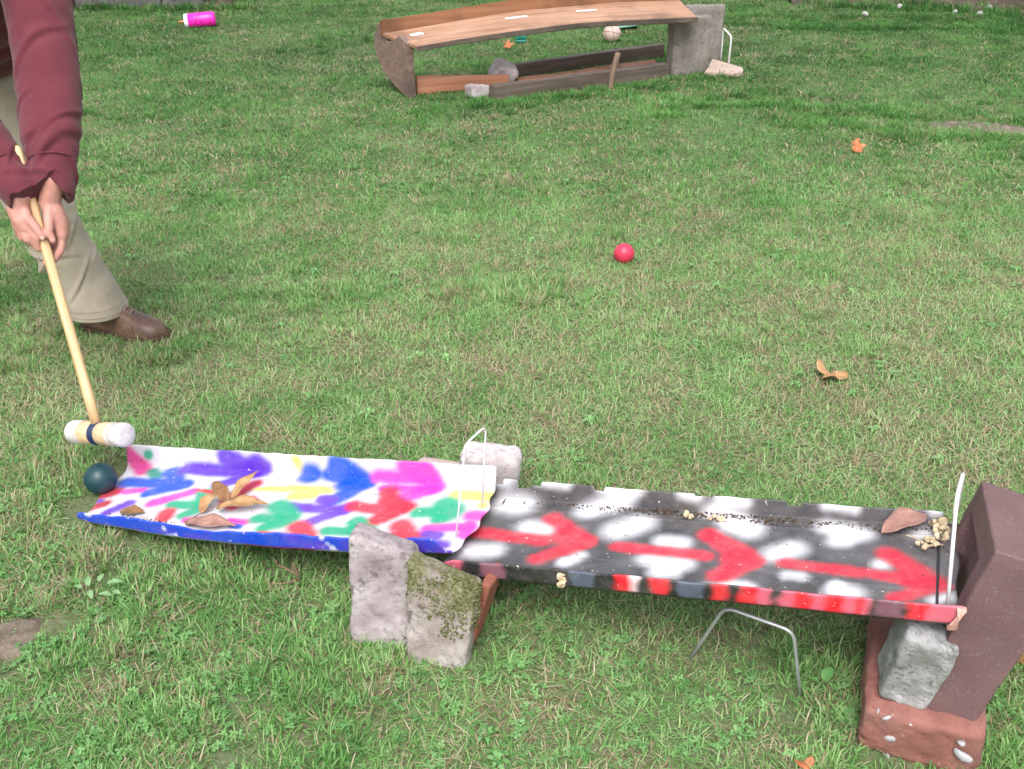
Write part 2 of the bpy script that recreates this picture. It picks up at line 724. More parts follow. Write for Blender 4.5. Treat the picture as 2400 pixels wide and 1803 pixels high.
TILE = 0.25
KIND = {}
spec_ = []
for k in range(8):
    spec_.append(('near_tile', tile(2100, TILE, 1.08, 3), grass_m))
for k in range(6):
    spec_.append(('far_tile', tile(900, TILE, 1.8, 2), grass_m))
for k in range(8):
    spec_.append(('green', green(40, 0.034, 0.018, 0.042, 12, 78), grass_m))
for k in range(4):
    spec_.append(('clover', clover(9, 0.030), clover_m))
for k in range(4):
    spec_.append(('tuft', green(30, 0.020, 0.034, 0.066, 8, 62, 0.002, 0.0036), grass_m))
for k in range(2):
    spec_.append(('broad', broad(6, 0.028, 0.055, 0.018), clover_m))
for i, (kind, fn, mt_) in enumerate(spec_):
    clump('clump_%02d' % i, fn, mt_)
    KIND.setdefault(kind, []).append(i)


# things standing on the lawn: (x, y, length, width, angle)
FOOT = [(-0.262, 1.655, 0.12, 0.09, -0.1), (-0.125, 1.585, 0.13, 0.08, -0.15), (0.788, 1.472, 0.19, 0.37, -0.366),
        (-0.05, 2.12, 0.14, 0.10, -0.1), (-0.16, 2.16, 0.16, 0.10, -0.1), (-1.26, 3.085, 0.32, 0.09, -0.35), (-1.88, 3.12, 0.12, 0.30, 0.2),
        (0.47, 6.76, 1.40, 0.09, 0.545), (1.22, 7.25, 0.34, 0.16, 0.6), (0.6, 7.45, 1.30, 0.08, 0.58)]
# worn patches: (x, y, rx, ry, angle, strength)
BARE = [(-1.08, 1.61, 0.15, 0.08, 0.2, 1.0), (-0.82, 1.90, 0.06, 0.04, 0, 0.8), (-0.50, 1.30, 0.06, 0.05, 0, 0.8),
        (2.68, 5.76, 0.50, 0.15, -0.3, 0.95), (2.15, 5.95, 0.35, 0.08, -0.2, 0.6), (-1.0, 3.55, 0.12, 0.05, 0.2, 0.6),
        (1.3, 6.4, 0.3, 0.07, 0.1, 0.6), (-0.75, 3.2, 0.16, 0.05, 0.2, 0.5), (3.2, 9.4, 1.2, 0.2, -0.15, 0.5)]


def local(Q, o, e, n):
    d = Q[:, :2] - np.array(o)[:2]
    e2 = np.array(e)[:2] / np.linalg.norm(np.array(e)[:2])
    n2 = np.array(n)[:2] / np.linalg.norm(np.array(n)[:2])
    return d @ e2, d @ n2


def bed_edge(x):
    return 10.15 - 0.16 * (x - 3.6) + 0.14 * np.sin(x * 2.3)


def allowed(Q, margin):
    """where grass may root; margin grows the cleared shapes"""
    ok = np.ones(len(Q), bool)
    for (cx, cy, lx, ly, an) in FOOT:
        u, v = local(Q, (cx, cy), (math.cos(an), math.sin(an)), (-math.sin(an), math.cos(an)))
        ok &= ~((np.abs(u) < lx / 2 + margin) & (np.abs(v) < ly / 2 + margin))
    s_, t_ = local(Q, L_A, L_E, L_N)
    ok &= ~((t_ > -0.006 - margin) & (t_ < L_W + 0.010 + margin) & (s_ > -0.062 - margin) & (s_ < (0.45 if margin > 0.05 else 0.13) + margin))
    ok &= np.hypot(Q[:, 0] + 1.033, Q[:, 1] - 2.158) > 0.03 + margin
    ok &= ~((Q[:, 0] > 2.7) & (Q[:, 0] < 9.0) & (Q[:, 1] > bed_edge(Q[:, 0]) - margin) & (Q[:, 1] < bed_edge(Q[:, 0]) + 3.2))
    ok &= ~((Q[:, 0] < -2.62) & (Q[:, 1] > 10.21 - margin * 0.5) & (Q[:, 1] < 10.50 + margin * 0.5))
    return ok


soil_m = simple('bare_soil', (0.085, 0.07, 0.05), (0.165, 0.13, 0.098), 16, 0.95, 0.9, 0.01, c3=(0.27, 0.215, 0.17))
for (cx, cy, rx, ry, an, st) in (BARE[0], BARE[3]):
    pv, pf = [(cx, cy, 0.010)], []
    for j in (0.4, 0.75, 1.0):
        for i in range(40):
            t = 2 * math.pi * i / 40
            rr_ = j * 0.8 * (1 + 0.16 * math.sin(3 * t + cx) + 0.10 * math.sin(7 * t + cy))
            u, v = rx * rr_ * math.cos(t), ry * rr_ * math.sin(t)
            pv.append((cx + u * math.cos(an) - v * math.sin(an), cy + u * math.sin(an) + v * math.cos(an), 0.010 if j < 1 else -0.004))
    pf += [(0, 1 + i, 1 + (i + 1) % 40) for i in range(40)]
    for j in range(2):
        pf += [(1 + j * 40 + i, 1 + (j + 1) * 40 + i, 1 + (j + 1) * 40 + (i + 1) % 40, 1 + j * 40 + (i + 1) % 40) for i in range(40)]
    o = mk('bare_soil', pv, pf, soil_m)
    o['kind'] = 'structure'

# whole tiles where nothing interferes, loose clumps in the other cells
cells = np.array([(x, y, 0.0) for y in np.arange(0.125, 15.6, TILE) for x in np.arange(-11.375, 11.4, TILE) if abs(x) < 0.62 * y + 2.1])
free = allowed(cells, TILE * 0.5 + 0.03)
for (cx, cy, rx, ry, an, st) in BARE:
    u, v = local(cells, (cx, cy), (math.cos(an), math.sin(an)), (-math.sin(an), math.cos(an)))
    free &= ~((np.abs(u) < rx * 1.3 + TILE * 0.6) & (np.abs(v) < ry * 1.3 + TILE * 0.6))
tiles = cells[free]
loose = np.repeat(cells[~free], 72, axis=0)
loose[:, :2] += rng.uniform(-TILE / 2, TILE / 2, (len(loose), 2))
loose = loose[allowed(loose, 0.006)]
lscl = rng.uniform(0.75, 1.2, len(loose))
ls_, lt_ = local(loose, L_A, L_E, L_N)
lscl = np.where((lt_ > -0.03) & (lt_ < L_W + 0.03) & (ls_ > -0.08) & (ls_ < 0.45), np.minimum(lscl, np.clip((0.012 + 0.155 * ls_) / 0.052, 0.32, 1.2)), lscl)
for (cx, cy, rx, ry, an, st) in BARE:
    u, v = local(loose, (cx, cy), (math.cos(an), math.sin(an)), (-math.sin(an), math.cos(an)))
    d = np.sqrt((u / rx) ** 2 + (v / ry) ** 2) + 0.45 * fbm(loose, 11, 41)
    p = np.clip((1.25 - d) * 1.4, 0, 0.86) * st
    kp = rng.random(len(loose)) > p
    lscl *= 1 - 0.5 * np.clip(1.5 - d, 0, 1) * st
    loose, lscl = loose[kp], lscl[kp]


lscl = np.where(loose[:, 1] > 4.6, lscl * 1.3, lscl)


def pick(kind, n):
    c_ = np.array(KIND[kind])
    return c_[rng.integers(0, len(c_), n)]


def scatter(n, y0, y1):
    q = np.stack([rng.uniform(-7, 7, n), y0 + (y1 - y0) * rng.random(n), np.zeros(n)], 1)
    q = q[np.abs(q[:, 0]) < 0.56 * q[:, 1] + 0.9]
    return q[allowed(q, 0.012)]


GPs, idxs, scls, rots = [], [], [], []


def put(Q, ix, sc, rz, tilt=0.0):
    GPs.append(Q)
    idxs.append(ix)
    scls.append(sc)
    rots.append(np.stack([rng.normal(0, tilt, len(Q)), rng.normal(0, tilt, len(Q)), rz], 1))


nr = tiles[:, 1] < 4.6
for msk, kd in ((nr, 'near_tile'), (~nr, 'far_tile')):
    q = tiles[msk]
    put(q, pick(kd, len(q)), np.ones(len(q)), rng.integers(0, 4, len(q)) * (math.pi / 2))
put(loose, pick('green', len(loose)), lscl, rng.uniform(0, 6.283, len(loose)), 0.1)
q = scatter(15000, 0.9, 9.5)
q = np.vstack([q, scatter(8000, 0.9, 2.6)])
mk_ = fbm(q, 1.7, 33) + 0.9 * np.exp(-((q[:, 0] + 0.7) / 0.7) ** 2 - ((q[:, 1] - 1.4) / 0.6) ** 2) - 0.05 * q[:, 1] + 0.35 * fbm(q, 6, 3)
q = q[(mk_ > 0.16)]
put(q, pick('clover', len(q)), rng.uniform(0.28, 0.62, len(q)), rng.uniform(0, 6.283, len(q)), 0.1)
q = scatter(30000, 0.9, 10.5)
q = q[fbm(q, 2.6, 55) + 0.3 * fbm(q, 9, 56) > 0.36]
put(q, pick('tuft', len(q)), rng.uniform(0.55, 1.0, len(q)), rng.uniform(0, 6.283, len(q)), 0.1)
q = scatter(420, 0.9, 6)
put(q, pick('broad', len(q)), rng.uniform(0.3, 0.65, len(q)), rng.uniform(0, 6.283, len(q)), 0.1)
q = np.stack([rng.normal(0.0, 0.13, 70), rng.normal(3.42, 0.06, 70), np.zeros(70)], 1)
put(q, pick('tuft', len(q)), rng.uniform(0.8, 1.25, len(q)), rng.uniform(0, 6.283, len(q)), 0.15)
# ragged grass along the flower bed and the wall foot
bx_ = rng.uniform(2.7, 6.6, 330)
q = np.stack([bx_, bed_edge(bx_) + rng.normal(0.0, 0.16, 330), np.full(330, 0.01)], 1)
put(q, pick('tuft', len(q)), rng.uniform(0.8, 1.9, len(q)), rng.uniform(0, 6.283, len(q)), 0.15)
q = np.stack([rng.uniform(-6.2, -2.4, 260), 10.19 - np.abs(rng.normal(0, 0.07, 260)), np.zeros(260)], 1)
put(q, pick('tuft', len(q)), rng.uniform(0.8, 1.9, len(q)), rng.uniform(0, 6.283, len(q)), 0.15)
GP, idx, scl, rotv = np.vstack(GPs), np.concatenate(idxs).astype(np.int32), np.concatenate(scls), np.vstack(rots)

me = bpy.data.meshes.new('grass')
me.from_pydata(GP.tolist(), [], [])
for nm, ty, arr in (('rot', 'FLOAT_VECTOR', rotv), ('scl', 'FLOAT', scl), ('idx', 'INT', idx)):
    a_ = me.attributes.new(nm, ty, 'POINT')
    a_.data.foreach_set('vector' if ty == 'FLOAT_VECTOR' else 'value', np.ascontiguousarray(arr, np.int32 if ty == 'INT' else np.float32).ravel())
grass = bpy.data.objects.new('grass', me)
scene.collection.objects.link(grass)
grass['kind'] = 'stuff'
tag(grass, 'mown green lawn grass mixed with straw and clover', 'grass')
ng = bpy.data.node_groups.new('lawn_scatter', 'GeometryNodeTree')
ng.interface.new_socket('Geometry', in_out='INPUT', socket_type='NodeSocketGeometry')
ng.interface.new_socket('Geometry', in_out='OUTPUT', socket_type='NodeSocketGeometry')
gi, go = ng.nodes.new('NodeGroupInput'), ng.nodes.new('NodeGroupOutput')
ci = ng.nodes.new('GeometryNodeCollectionInfo')
ci.inputs['Collection'].default_value = clumps
ci.inputs['Separate Children'].default_value = True
ci.inputs['Reset Children'].default_value = True
ip = ng.nodes.new('GeometryNodeInstanceOnPoints')
ip.inputs['Pick Instance'].default_value = True


def named(nm, ty):
    k = ng.nodes.new('GeometryNodeInputNamedAttribute')
    k.data_type = ty
    k.inputs['Name'].default_value = nm
    return k.outputs['Attribute']


ng.links.new(gi.outputs[0], ip.inputs['Points'])
ng.links.new(ci.outputs[0], ip.inputs['Instance'])
ng.links.new(named('idx', 'INT'), ip.inputs['Instance Index'])
ng.links.new(named('rot', 'FLOAT_VECTOR'), ip.inputs['Rotation'])
ng.links.new(named('scl', 'FLOAT'), ip.inputs['Scale'])
ng.links.new(ip.outputs[0], go.inputs[0])
md = grass.modifiers.new('lawn_scatter', 'NODES')
md.node_group = ng

SPRAY_COLOUR = [
    (-0.06, 0.276, 0.02, 0.218, 0.0193, 'M'), (0.008, 0.278, 0.008, 0.278, 0.01, 'G'), (0.044, 0.221, 0.078, 0.196, 0.0154, 'T'), (-0.019, 0.096, 0.01, 0.121, 0.0184, 'D'),
    (-0.01, 0.039, 0.022, 0.064, 0.0146, 'D'), (0.056, 0.032, 0.087, 0.072, 0.0153, 'V'), (-0.017, 0.059, -0.001, 0.074, 0.0078, 'V'), (0.041, 0.12, 0.083, 0.13, 0.0123, 'K'),
    (0.157, 0.081, 0.228, 0.142, 0.0161, 'K'), (0.102, 0.222, 0.146, 0.187, 0.0206, 'B'), (0.008, 0.16, 0.184, 0.169, 0.0196, 'B'), (0.184, 0.169, 0.107, 0.117, 0.0157, 'B'),
    (0.248, 0.289, 0.343, 0.248, 0.022, 'P'), (0.141, 0.237, 0.343, 0.248, 0.0215, 'P'), (0.35, 0.238, 0.276, 0.18, 0.0157, 'P'), (0.26, 0.141, 0.283, 0.113, 0.0188, 'G'),
    (0.213, 0.083, 0.285, 0.087, 0.016, 'G'), (0.275, 0.041, 0.3, 0.079, 0.0148, 'G'), (0.235, 0.151, 0.284, 0.149, 0.006, 'R'), (0.344, 0.12, 0.373, 0.197, 0.0176, 'R'),
    (0.375, 0.099, 0.402, 0.127, 0.0165, 'R'), (0.223, 0.044, 0.23, 0.025, 0.0183, 'R'), (0.526, 0.113, 0.571, 0.114, 0.0101, 'P'), (0.406, 0.039, 0.45, 0.036, 0.0105, 'K'),
    (0.427, 0.018, 0.447, 0.016, 0.0072, 'B'), (0.291, 0.024, 0.318, 0.032, 0.0082, 'K'), (0.343, 0.27, 0.361, 0.258, 0.0239, 'P'), (0.455, 0.291, 0.472, 0.269, 0.0111, 'Y'),
    (0.417, 0.182, 0.584, 0.192, 0.0127, 'Y'), (0.506, 0.157, 0.55, 0.163, 0.0141, 'Y'), (0.39, 0.174, 0.417, 0.182, 0.0093, 'Y'), (0.5, 0.257, 0.499, 0.247, 0.0264, 'B'),
    (0.571, 0.289, 0.661, 0.232, 0.0218, 'B'), (0.555, 0.258, 0.652, 0.239, 0.0203, 'B'), (0.662, 0.23, 0.61, 0.145, 0.0199, 'B'), (0.617, 0.222, 0.617, 0.222, 0.0291, 'B'),
    (0.752, 0.291, 0.802, 0.275, 0.0196, 'K'), (0.684, 0.257, 0.816, 0.263, 0.0182, 'K'), (0.837, 0.228, 0.769, 0.18, 0.0185, 'K'), (0.711, 0.218, 0.826, 0.227, 0.0123, 'K'),
    (0.799, 0.281, 0.833, 0.237, 0.0227, 'K'), (0.902, 0.211, 0.991, 0.212, 0.0166, 'Y'), (0.977, 0.177, 0.977, 0.177, 0.0116, 'Y'), (0.588, 0.152, 0.607, 0.15, 0.0155, 'V'),
    (0.523, 0.109, 0.659, 0.117, 0.0162, 'V'), (0.665, 0.128, 0.607, 0.061, 0.0168, 'V'), (0.732, 0.2, 0.751, 0.168, 0.0211, 'R'), (0.677, 0.139, 0.785, 0.129, 0.0168, 'R'),
    (0.801, 0.15, 0.75, 0.082, 0.0173, 'R'), (0.751, 0.168, 0.803, 0.145, 0.0192, 'R'), (0.491, 0.11, 0.545, 0.073, 0.0236, 'G'), (0.473, 0.054, 0.539, 0.063, 0.0192, 'G'),
    (0.507, 0.021, 0.552, 0.055, 0.0173, 'G'), (0.715, 0.078, 0.727, 0.061, 0.0194, 'G'), (0.663, 0.034, 0.728, 0.043, 0.0154, 'G'), (0.731, 0.052, 0.755, 0.051, 0.0177, 'G'),
    (0.746, 0.019, 0.746, 0.019, 0.0136, 'G'), (0.841, 0.132, 0.88, 0.137, 0.0163, 'G'), (0.895, 0.167, 0.913, 0.146, 0.0296, 'G'), (0.9, 0.112, 0.9, 0.112, 0.016, 'G'),
    (0.825, 0.075, 0.843, 0.055, 0.0229, 'R'), (0.801, 0.027, 0.887, 0.043, 0.0135, 'R'), (0.59, 0.037, 0.624, 0.01, 0.0227, 'R'), (0.512, -0.006, 0.66, -0.007, 0.0133, 'R'),
    (0.889, 0.074, 0.982, 0.092, 0.0128, 'K'), (0.969, 0.135, 0.997, 0.134, 0.0175, 'K'), (0.978, 0.1, 0.981, 0.061, 0.0128, 'K'), (0.899, 0.052, 0.922, 0.049, 0.0127, 'V'),
    (0.95, 0.021, 0.94, 0.021, 0.0132, 'V'), (0.772, 0.04, 0.772, 0.04, 0.0106, 'B'),
]
SPRAY_CHECK = [
    (0.074, 0.264, 0.1, 0.261, 0.0303, 'W'), (0.261, 0.258, 0.326, 0.304, 0.023, 'W'), (0.344, 0.196, 0.382, 0.226, 0.0264, 'W'), (0.152, 0.181, 0.197, 0.177, 0.0202, 'W'),
    (0.053, 0.082, 0.105, 0.089, 0.0207, 'W'), (0.268, 0.07, 0.294, 0.097, 0.0107, 'W'), (0.431, 0.102, 0.504, 0.099, 0.0162, 'W'), (0.461, 0.066, 0.483, 0.074, 0.0158, 'W'),
    (0.447, 0.17, 0.481, 0.165, 0.0166, 'W'), (0.139, 0.338, 0.196, 0.334, 0.0127, 'W'), (0.284, 0.33, 0.353, 0.327, 0.0141, 'W'), (0.457, 0.324, 0.485, 0.319, 0.0103, 'W'),
    (0.538, 0.316, 0.585, 0.31, 0.0101, 'W'), (0.043, 0.339, 0.056, 0.336, 0.0184, 'W'), (0.533, 0.286, 0.593, 0.253, 0.0213, 'W'), (0.561, 0.034, 0.628, 0.045, 0.01, 'W'),
    (0.05, 0.147, 0.199, 0.137, 0.0203, 'R'), (0.195, 0.218, 0.289, 0.149, 0.023, 'R'), (0.293, 0.145, 0.212, 0.073, 0.0211, 'R'), (0.239, 0.157, 0.239, 0.157, 0.0317, 'R'),
    (0.36, 0.139, 0.536, 0.131, 0.0175, 'R'), (0.529, 0.205, 0.61, 0.151, 0.0223, 'R'), (0.614, 0.129, 0.571, 0.07, 0.0197, 'R'), (0.053, -0.028, 0.065, -0.028, 0.01, 'k'),
    (0.132, -0.013, 0.161, -0.011, 0.009, 'm'), (0.316, -0.01, 0.343, -0.008, 0.0087, 'b'), (0.407, -0.011, 0.422, -0.01, 0.0132, 'r'), (0.432, -0.003, 0.432, -0.003, 0.0046, 'W'),
    (0.474, -0.01, 0.484, -0.009, 0.013, 'r'), (0.519, -0.012, 0.557, -0.012, 0.0076, 'b'), (0.587, -0.007, 0.587, -0.007, 0.0135, 'r'), (0.571, 0.25, 0.606, 0.23, 0.0225, 'W'),
    (0.752, 0.258, 0.813, 0.243, 0.0194, 'W'), (0.774, 0.214, 0.786, 0.216, 0.0158, 'W'), (0.669, 0.154, 0.696, 0.176, 0.0213, 'W'), (0.697, 0.091, 0.721, 0.092, 0.0107, 'W'),
    (0.601, 0.049, 0.636, 0.044, 0.0115, 'W'), (0.789, 0.054, 0.814, 0.054, 0.0162, 'W'), (0.789, 0.074, 0.789, 0.074, 0.0111, 'W'), (0.855, 0.146, 0.855, 0.146, 0.0128, 'W'),
    (0.916, 0.256, 0.947, 0.26, 0.0156, 'W'), (0.95, 0.056, 0.967, 0.067, 0.0092, 'W'), (0.743, 0.315, 0.796, 0.31, 0.0081, 'W'), (0.936, 0.315, 0.943, 0.314, 0.0086, 'W'),
    (0.561, 0.315, 0.57, 0.314, 0.0084, 'W'), (0.563, 0.172, 0.632, 0.131, 0.0211, 'R'), (0.633, 0.125, 0.587, 0.072, 0.018, 'R'), (0.592, 0.13, 0.592, 0.13, 0.0261, 'R'),
    (0.685, 0.13, 0.891, 0.112, 0.0171, 'R'), (0.865, 0.182, 0.945, 0.114, 0.023, 'R'), (0.954, 0.096, 0.885, 0.055, 0.0145, 'R'), (0.914, 0.109, 0.914, 0.109, 0.0286, 'R'),
    (0.958, 0.088, 0.969, 0.102, 0.0108, 'R'), (0.64, -0.008, 0.65, -0.009, 0.0133, 'r'), (0.664, -0.008, 0.669, -0.007, 0.0103, 'k'), (0.713, -0.008, 0.768, -0.006, 0.0153, 'k'),
    (0.731, -0.015, 0.74, -0.011, 0.0109, 'r'), (0.784, -0.008, 0.799, -0.008, 0.0172, 'r'), (0.812, -0.009, 0.832, -0.008, 0.0143, 'k'), (0.827, -0, 0.827, -0, 0.0093, 'r'),
    (0.865, -0.01, 0.884, -0.009, 0.0141, 'm'), (0.918, -0.011, 0.922, -0.011, 0.0139, 'r'), (0.937, -0.01, 0.978, -0.013, 0.0159, 'k'), (0.926, -0.012, 0.926, -0.012, 0.0062, 'r'),
]

# ------------------------------------------------------------------ the two spray-painted troughs
INK = {'M': (0.66, 0.05, 0.27), 'G': (0.004, 0.36, 0.19), 'T': (0.03, 0.25, 0.20), 'D': (0.42, 0.02, 0.035), 'V': (0.13, 0.04, 0.46),
       'K': (0.76, 0.045, 0.42), 'B': (0.003, 0.075, 0.52), 'P': (0.09, 0.022, 0.45), 'R': (0.64, 0.016, 0.045), 'Y': (0.78, 0.66, 0.13),
       'W': (0.76, 0.76, 0.80), 'k': (0.74, 0.13, 0.20), 'm': (0.22, 0.085, 0.12), 'b': (0.10, 0.12, 0.17), 'r': (0.78, 0.015, 0.03)}


def trough_material(name, grime):
    m, n, l, b = nt(name)
    at = n.new('ShaderNodeAttribute')
    at.attribute_name = 'paint'
    sp = noise_node(n, l, 300, 3, 0.6)
    gr = noise_node(n, l, 9, 7, 0.7)
    gf = ramp(n, l, gr.outputs[0], [(0.55, 0.0), (0.78, grime)])
    col = mix(n, l, gf.outputs[0], at.outputs['Color'], (0.22, 0.17, 0.12))
    fl = noise_node(n, l, 120, 2, 0.5)
    ff = ramp(n, l, fl.outputs[0], [(0.71, 0.0), (0.74, 0.8)])
    col = mix(n, l, ff.outputs[0], col, (0.72, 0.68, 0.62))
    tcs = n.new('ShaderNodeTexCoord')
    mps = n.new('ShaderNodeMapping')
    mps.inputs['Rotation'].default_value = (0, 0, 0.9)
    mps.inputs['Scale'].default_value = (30, 260, 60)
    l.new(tcs.outputs['Object'], mps.inputs['Vector'])
    scn = noise_node(n, l, 1.0, 3, 0.6, mps.outputs[0])
    scf = ramp(n, l, scn.outputs[0], [(0.66, 0.0), (0.74, 0.38)])
    col = mix(n, l, scf.outputs[0], col, (0.48, 0.46, 0.46))
    hz = noise_node(n, l, 26, 5, 0.6)
    hf_ = ramp(n, l, hz.outputs[0], [(0.40, 0.0), (0.8, grime * 0.75)])
    col = mix(n, l, hf_.outputs[0], col, (0.34, 0.31, 0.31))
    l.new(col, b.inputs['Base Color'])
    rr = ramp(n, l, gr.outputs[0], [(0.3, 0.30), (0.75, 0.55)])
    l.new(rr.outputs[0], b.inputs['Roughness'])
    b.inputs['Specular IOR Level'].default_value = 0.5
    bump(n, l, b, sp.outputs[0], 0.12, 0.001)
    return m


def spray(S, Q, NW, table, base, seed):
    """colour of every surface point from the list of spray strokes (metres along / across)"""
    C = np.array(base, float)
    P3 = np.stack([S, Q, np.zeros_like(S)], 1)
    wob = 0.0035 * fbm(P3, 55, seed) + 0.004 * fbm(P3, 18, seed + 3)
    for (s1, q1, s2, q2, r, k) in table:
        dx, dy = s2 - s1, q2 - q1
        L2 = dx * dx + dy * dy + 1e-9
        on_wall = k in 'kmbr' or (k == 'W' and q1 < 0)
        r = r * (1.15 if not on_wall and k != 'W' and base[:, 0].mean() > 0.4 else 1.0 if k == 'W' or on_wall else 0.88)
        t = np.clip(((S - s1) * dx + (Q - q1) * dy) / L2, 0, 1)
        d = np.hypot(S - (s1 + t * dx), Q - (q1 + t * dy)) + wob
        if on_wall:
            d = np.abs(S - (s1 + t * dx)) + wob * 2
        soft = 0.7 * r + 0.007
        if base[:, 0].mean() < 0.4:
            soft = (1.7 * r + 0.012) if k == 'W' else (0.85 * r + 0.006)
        a = np.clip((r + soft * 0.55 - d) / soft, 0, 1)
        a = a * a * (3 - 2 * a) * (0.96 if base[:, 0].mean() > 0.4 or on_wall else 0.93 if k == 'W' else 0.88)
        a = a * (NW if on_wall else 1 - NW)
        C = C + a[:, None] * (np.array(INK[k]) - C)
    return C


def trough(name, A, E, N, W, L0, L1, hn, hf, table, base_fn, mat, ridges, seed, bulge, ns=330):
    """open U channel; hn / hf: wall heights as functions of the distance along it"""
    r = 0.011
    prof = []                                          # (kind, parameter)
    for k in np.linspace(1, 0, 10):
        prof.append(('n', k))
    for k in np.linspace(0, 1, 92)[1:-1]:
        prof.append(('f', k))
    for k in np.linspace(0, 1, 14):
        prof.append(('w', k))
    S, Q, V, NW = [], [], [], []
    npf = len(prof)
    for i in range(ns):
        ti = i / (ns - 1)
        for (kd, k) in prof:
            tt = 0 if kd == 'n' else W if kd == 'w' else k * W
            s0, s1 = L0(tt / W), L1(tt / W)
            s = s0 + (s1 - s0) * ti
            if kd == 'n':
                z, q = k * hn(s), -k * hn(s)
                t = -0.10 * z
            elif kd == 'w':
                z, q = k * hf(s), W + k * hf(s)
                t = W + 0.16 * z
            else:
                t, z, q = k * W, 0.0, k * W
                e = min(t, W - t)
                if e < r:
                    z = r - math.sqrt(max(r * r - (r - e) ** 2, 0))
                    z *= 0.8
                for (rt, rh, rw) in ridges:
                    z += rh * math.exp(-((t - rt) / rw) ** 2)
            # the near side of the sheet has spread outwards
            off = bulge(s) * (1 - min(max(t / W, 0), 1))
            V.append(A + E * s + N * (t - off) + np.array([0, 0, z]))
            S.append(s)
            Q.append(q - off if kd == 'f' else q)
            NW.append(1.0 if kd == 'n' and k > 0.05 else 0.0)
    V, S, Q, NW = np.array(V), np.array(S), np.array(Q), np.array(NW)
    V[:, 2] += 0.0045 * fbm(V, 6, seed) + 0.0008 * fbm(V, 40, seed + 1)
    V[:, 1] += 0.002 * fbm(V, 6, seed + 2)
    F = [(i * npf + j, i * npf + j + 1, (i + 1) * npf + j + 1, (i + 1) * npf + j) for i in range(ns - 1) for j in range(npf - 1)]
    o = mk(name, V, [f[::-1] for f in F], mat)
    C = spray(S, Q, NW, table, base_fn(S, Q, NW), seed)
    ca = o.data.color_attributes.new('paint', 'FLOAT_COLOR', 'POINT')
    ca.data.foreach_set('color', np.hstack([np.clip(C, 0, 1), np.ones((len(C), 1))]).astype(np.float32).ravel())
    so = o.modifiers.new('thickness', 'SOLIDIFY')
    so.thickness = 0.0035
    so.offset = -1
    return o


def base_colour(S, Q, NW):
    P3 = np.stack([S, Q, np.zeros_like(S)], 1)
    C = np.full((len(S), 3), 0.0) + np.array([0.62, 0.61, 0.65])
    nn = fbm(P3, 16, 5)
    blue = np.array([0.004, 0.06, 0.58]) + np.clip(nn, 0, 1)[:, None] * (np.array([0.13, 0.03, 0.46]) - np.array([0.004, 0.05, 0.48])) * 1.3
    wh = np.clip((fbm(P3, 23, 8) - 0.42) * 4, 0, 0.7)[:, None]
    blue = blue + wh * (np.array([0.8, 0.8, 0.9]) - blue)
    k = NW[:, None]
    return C + k * (blue - C)


def base_check(S, Q, NW):
    P3 = np.stack([S, Q, np.zeros_like(S)], 1)
    g_ = np.where(NW > 0.5, 0.016, 0.055 + 0.05 * np.clip(fbm(P3, 10, 6) + 0.3, 0, 1))
    return np.stack([g_ * 1.02, g_, g_ * 1.06], 1)


def h_near_L(s):
    h = 0.039 - 0.012 * math.exp(-((s - 0.40) / 0.10) ** 2) - 0.010 * math.exp(-((s - 0.10) / 0.08) ** 2)
    h *= min(1, max(0.25, (s + 0.03) / 0.10 * 0.6 + 0.3))
    h += 0.0022 * math.sin(s * 71) * math.sin(s * 29 + 1)
    if s > 0.93:
        h *= max(0.12, 1 - ((s - 0.93) / 0.035) ** 2)
    return max(h, 0.004)


def h_far_L(s):
    h = 0.052 + 0.001 * math.sin(s * 83) * math.sin(s * 37)
    if s > 0.965:
        h *= max(0.2, 1 - ((s - 0.965) / 0.05) ** 2)
    return h


tl_m = trough_material('spray_paint_many_colours', 0.25)
tl = trough('painted_trough', L_A, L_E, L_N, L_W,
            lambda k: -0.006 - 0.055 * k * k + 0.010 * math.sin(9 * k + 0.4), lambda k: 0.974 + 0.030 * math.sin(math.pi * (0.15 + 0.75 * k)) + 0.004 * math.sin(21 * k) - 0.008,
            h_near_L, h_far_L, SPRAY_COLOUR, base_colour, tl_m, [(0.06, 0.0015, 0.03)], 4, lambda s: 0.040 * math.sin(math.pi * min(max(s / 0.97, 0), 1)) ** 0.8)
tag(tl, 'white gutter trough sprayed with many-coloured arrows, its left end on the grass', 'trough')


def notch(s, c, w, d):
    return d if abs(s - c) < w else 0.0


def h_far_R(s):
    h = 0.050 - 0.020 * min(max(s / 0.8, 0), 1) + 0.0008 * math.sin(s * 90) * math.sin(s * 41)
    h -= notch(s, 0.100, 0.014, 0.020) + notch(s, 0.128, 0.012, 0.012) + notch(s, 0.275, 0.012, 0.010) + notch(s, 0.50, 0.02, 0.004) + notch(s, 0.68, 0.015, 0.008)
    if s > 0.955:
        h *= 0.25
    if s < 0.05:
        h *= 0.7
    return max(h, 0.004)


def h_near_R(s):
    h = 0.040 + 0.001 * math.sin(s * 33)
    if s < 0.06:
        h *= max(0.2, (s + 0.04) / 0.10)
    return h


tr_m = trough_material('spray_paint_black_and_red', 0.35)
tr = trough('painted_trough', R_A, R_E, R_N, R_W,
            lambda k: 0.012 + 0.004 * math.sin(14 * k), lambda k: 0.985 + 0.003 * math.sin(13 * k), h_near_R, h_far_R,
            SPRAY_CHECK, base_check, tr_m, [(0.248, 0.0026, 0.004), (0.084, 0.0026, 0.004)], 14, lambda s: 0.0)
tag(tr, 'black gutter trough with white checks and three red arrows', 'trough')


def on_L(s, t, z=0.0):
    return L_A + L_E * s + L_N * t + np.array([0, 0, z])


def on_R(s, t, z=0.0):
    return R_A + R_E * s + R_N * t + np.array([0, 0, z])


